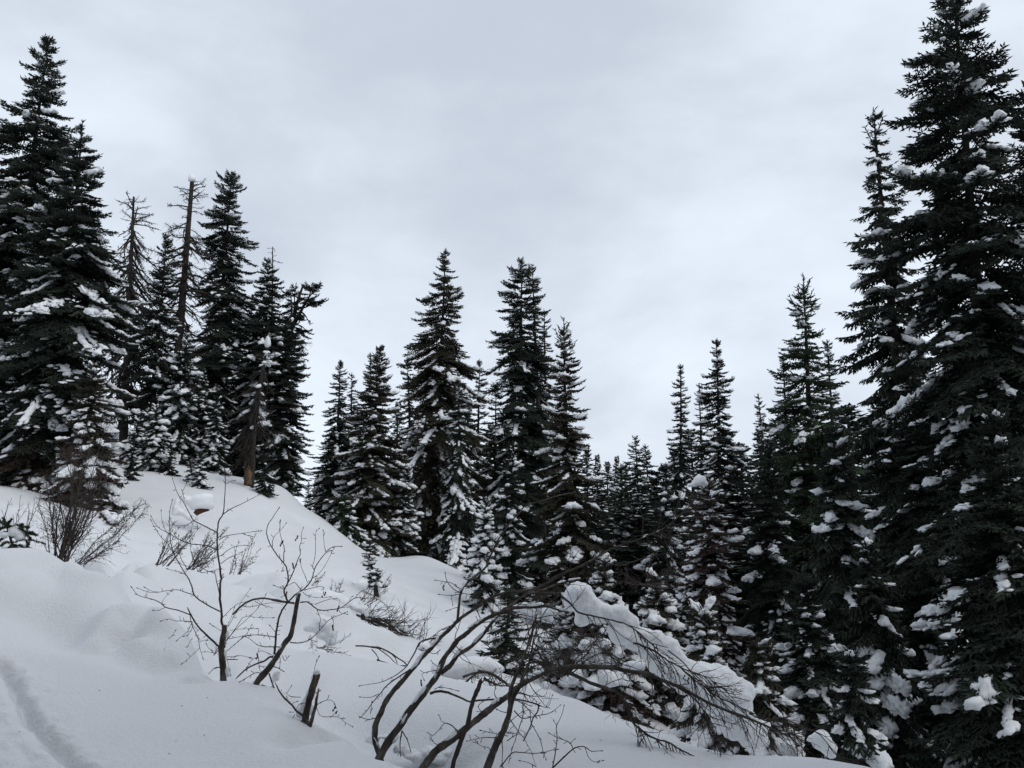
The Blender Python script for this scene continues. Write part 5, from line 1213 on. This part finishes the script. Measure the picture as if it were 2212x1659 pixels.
shrub('alder_shrub', 'thin brown twigs curling over the broad snow pillow', '3:1260,1300', '3:1420,1200 3:1380,1240 3:1450,1340 3:1280,1180', 16.2, .006, 76, sub=10, fine=.4, group=G_B)
shrub('alder_shrub', 'fringe of fine twigs drooping from the hunched snow pillow', '4:1080,330', '4:1400,540 4:1300,480 4:1180,450 4:1000,400 4:1520,580 4:1530,280', 12.6, .004, 77, sub=12, fine=.3, group=G_B, minr=.0022, leaf=.2)
shrub('alder_shrub', 'wild brown twig thicket in front of the half-buried firs', '5:1650,800', '5:1250,560 5:1350,700 5:1500,480 5:1800,480 5:1950,560 5:2000,700 5:1150,740 5:1280,860 5:1750,600 5:1450,600 5:1600,500 5:2040,480', 11.2, .010, 78, sub=26, fine=.32, group=G_B, minr=.0028, spread=.7)
shrub('alder_shrub', 'hanging brown twig mesh below the upper end of the snow load', '6:700,700', '6:450,520 6:620,560 6:850,650 6:950,820 6:300,700 6:380,560 6:250,480 6:900,900 6:150,720', 11.4, .008, 79, sub=26, fine=.35, group=G_B, minr=.0028, spread=.7)
shrub('alder_shrub', 'grey thicket of fine bare twigs among the dark firs, centre right', '9:850,1330', '9:600,1280 9:1100,1250 9:1250,1330 9:700,1400 9:1000,1400 9:1150,1450 9:500,1350 9:900,1150', 13.5, .008, 80, sub=26, fine=.35, group=G_B, minr=.003, spread=.7)
# --- small spruce top at the left edge
def edge_spruce():
    d = 13.6; rng = np.random.default_rng(8); u, v, _ = px('8:180,1440')[0]; o = at(u, v, d)
    t = empty('small_spruce', o, 'small spruce top with spread twigs holding a snowball at the left edge', 'small spruce')
    P = np.array([at(a, b, d) - o for a, b, _ in px('8:190,1480 150,1330 110,1200 80,1100 40,1010')]); V, F = tube(P, [.02, .018, .014, .01, .006], 6)
    link('trunk', mesh_from('trunk', V, F, [M_BARK], smooth=True), t)
    def twig(line, w=0.055, dz=0):
        q = px(line); Q = smooth_line(np.array([at(a, b, d + dz) - o for a, b, _ in q]), 14); b = Buf(); V, F = tube(Q, .006, 4); b.add(V, F, 1)
        A_, B_ = [], []
        for k in range(170):
            p, dr = along(Q, rng.uniform(0.02, 1)); e = dr * 0.75 + rng.normal(size=3) * .55; e /= np.linalg.norm(e); A_.append(p); B_.append(p + e * rng.uniform(.03, .048))
        V, F = spindles(A_, B_, .0075, rng); b.add(V, F, 0); link('twig', b.mesh('twig', [M_NEEDLE_G, M_BARK]), t)
    for s in ('8:80,1100 0,1040 -60,1010', '8:80,1100 60,1050 35,1005', '8:80,1100 100,1060 130,1020', '8:80,1100 110,1100 135,1105', '8:80,1105 40,1110 0,1130',
              '8:130,1250 200,1150 240,1110 200,1080', '8:240,1110 290,1105 330,1110', '8:240,1110 260,1080', '8:230,1120 280,1150 310,1190', '8:310,1190 370,1185 430,1200', '8:310,1190 340,1220 355,1245', '8:310,1160 350,1170 380,1170',
              '8:150,1290 250,1260 350,1260 430,1275 530,1305', '8:300,1260 330,1300 325,1330', '8:150,1330 230,1320 290,1350 345,1360', '8:110,1200 40,1230 0,1260', '8:130,1280 60,1290 20,1320', '8:150,1330 90,1370', '8:170,1380 240,1400 260,1430', '8:160,1350 220,1370 300,1400', '8:110,1180 60,1170 10,1190', '8:150,1300 110,1350 100,1420', '8:160,1340 190,1400 200,1430', '8:140,1290 180,1340 210,1370'):
        twig(s, dz=rng.normal() * .08)
    blob_mesh('snowball', px_blobs('8:190,1170,62 8:230,1220,50 8:140,1130,34 8:270,1220,36 8:40,1200,44,.7', d - .02, o), vox=.016, noise_amp=.008, freq=10, parent=t, seed=30)
edge_spruce()
# ------------------------------------------------------------------ bits of bark, needles and seeds fallen on the snow
def litter():
    rng = np.random.default_rng(12); b = Buf()
    for k in range(90):
        u = rng.uniform(0, 1500); v = rng.uniform(1250, 1655); d = rng.uniform(6.8, 12) if k < 60 else rng.uniform(18, 34)
        if k < 60:
            c = ray(u, v); d = 1.75 / max(0.05, -c.z) * .95
            if d > 14: continue
        c = at(u, v, d); z = gz(c.x, c.y); a = rng.uniform(0, 6.28); l = rng.uniform(.006, .022) * (1 if k < 60 else 1.8)
        V, F = tube(np.array([[c.x, c.y, z + .004], [c.x + math.cos(a) * l, c.y + math.sin(a) * l, z + .009]]), [.0012, .0026], 4); b.add(V, F)
    tag(link('needle_litter', b.mesh('needle_litter', [M_TWIG])), 'scattered needles and bark bits on the snow', 'needle litter', kind='stuff')
litter()
# antler-like bare tips of two spruces
def bare_tips(top, label, u, v, d, lines, mat):
    pass
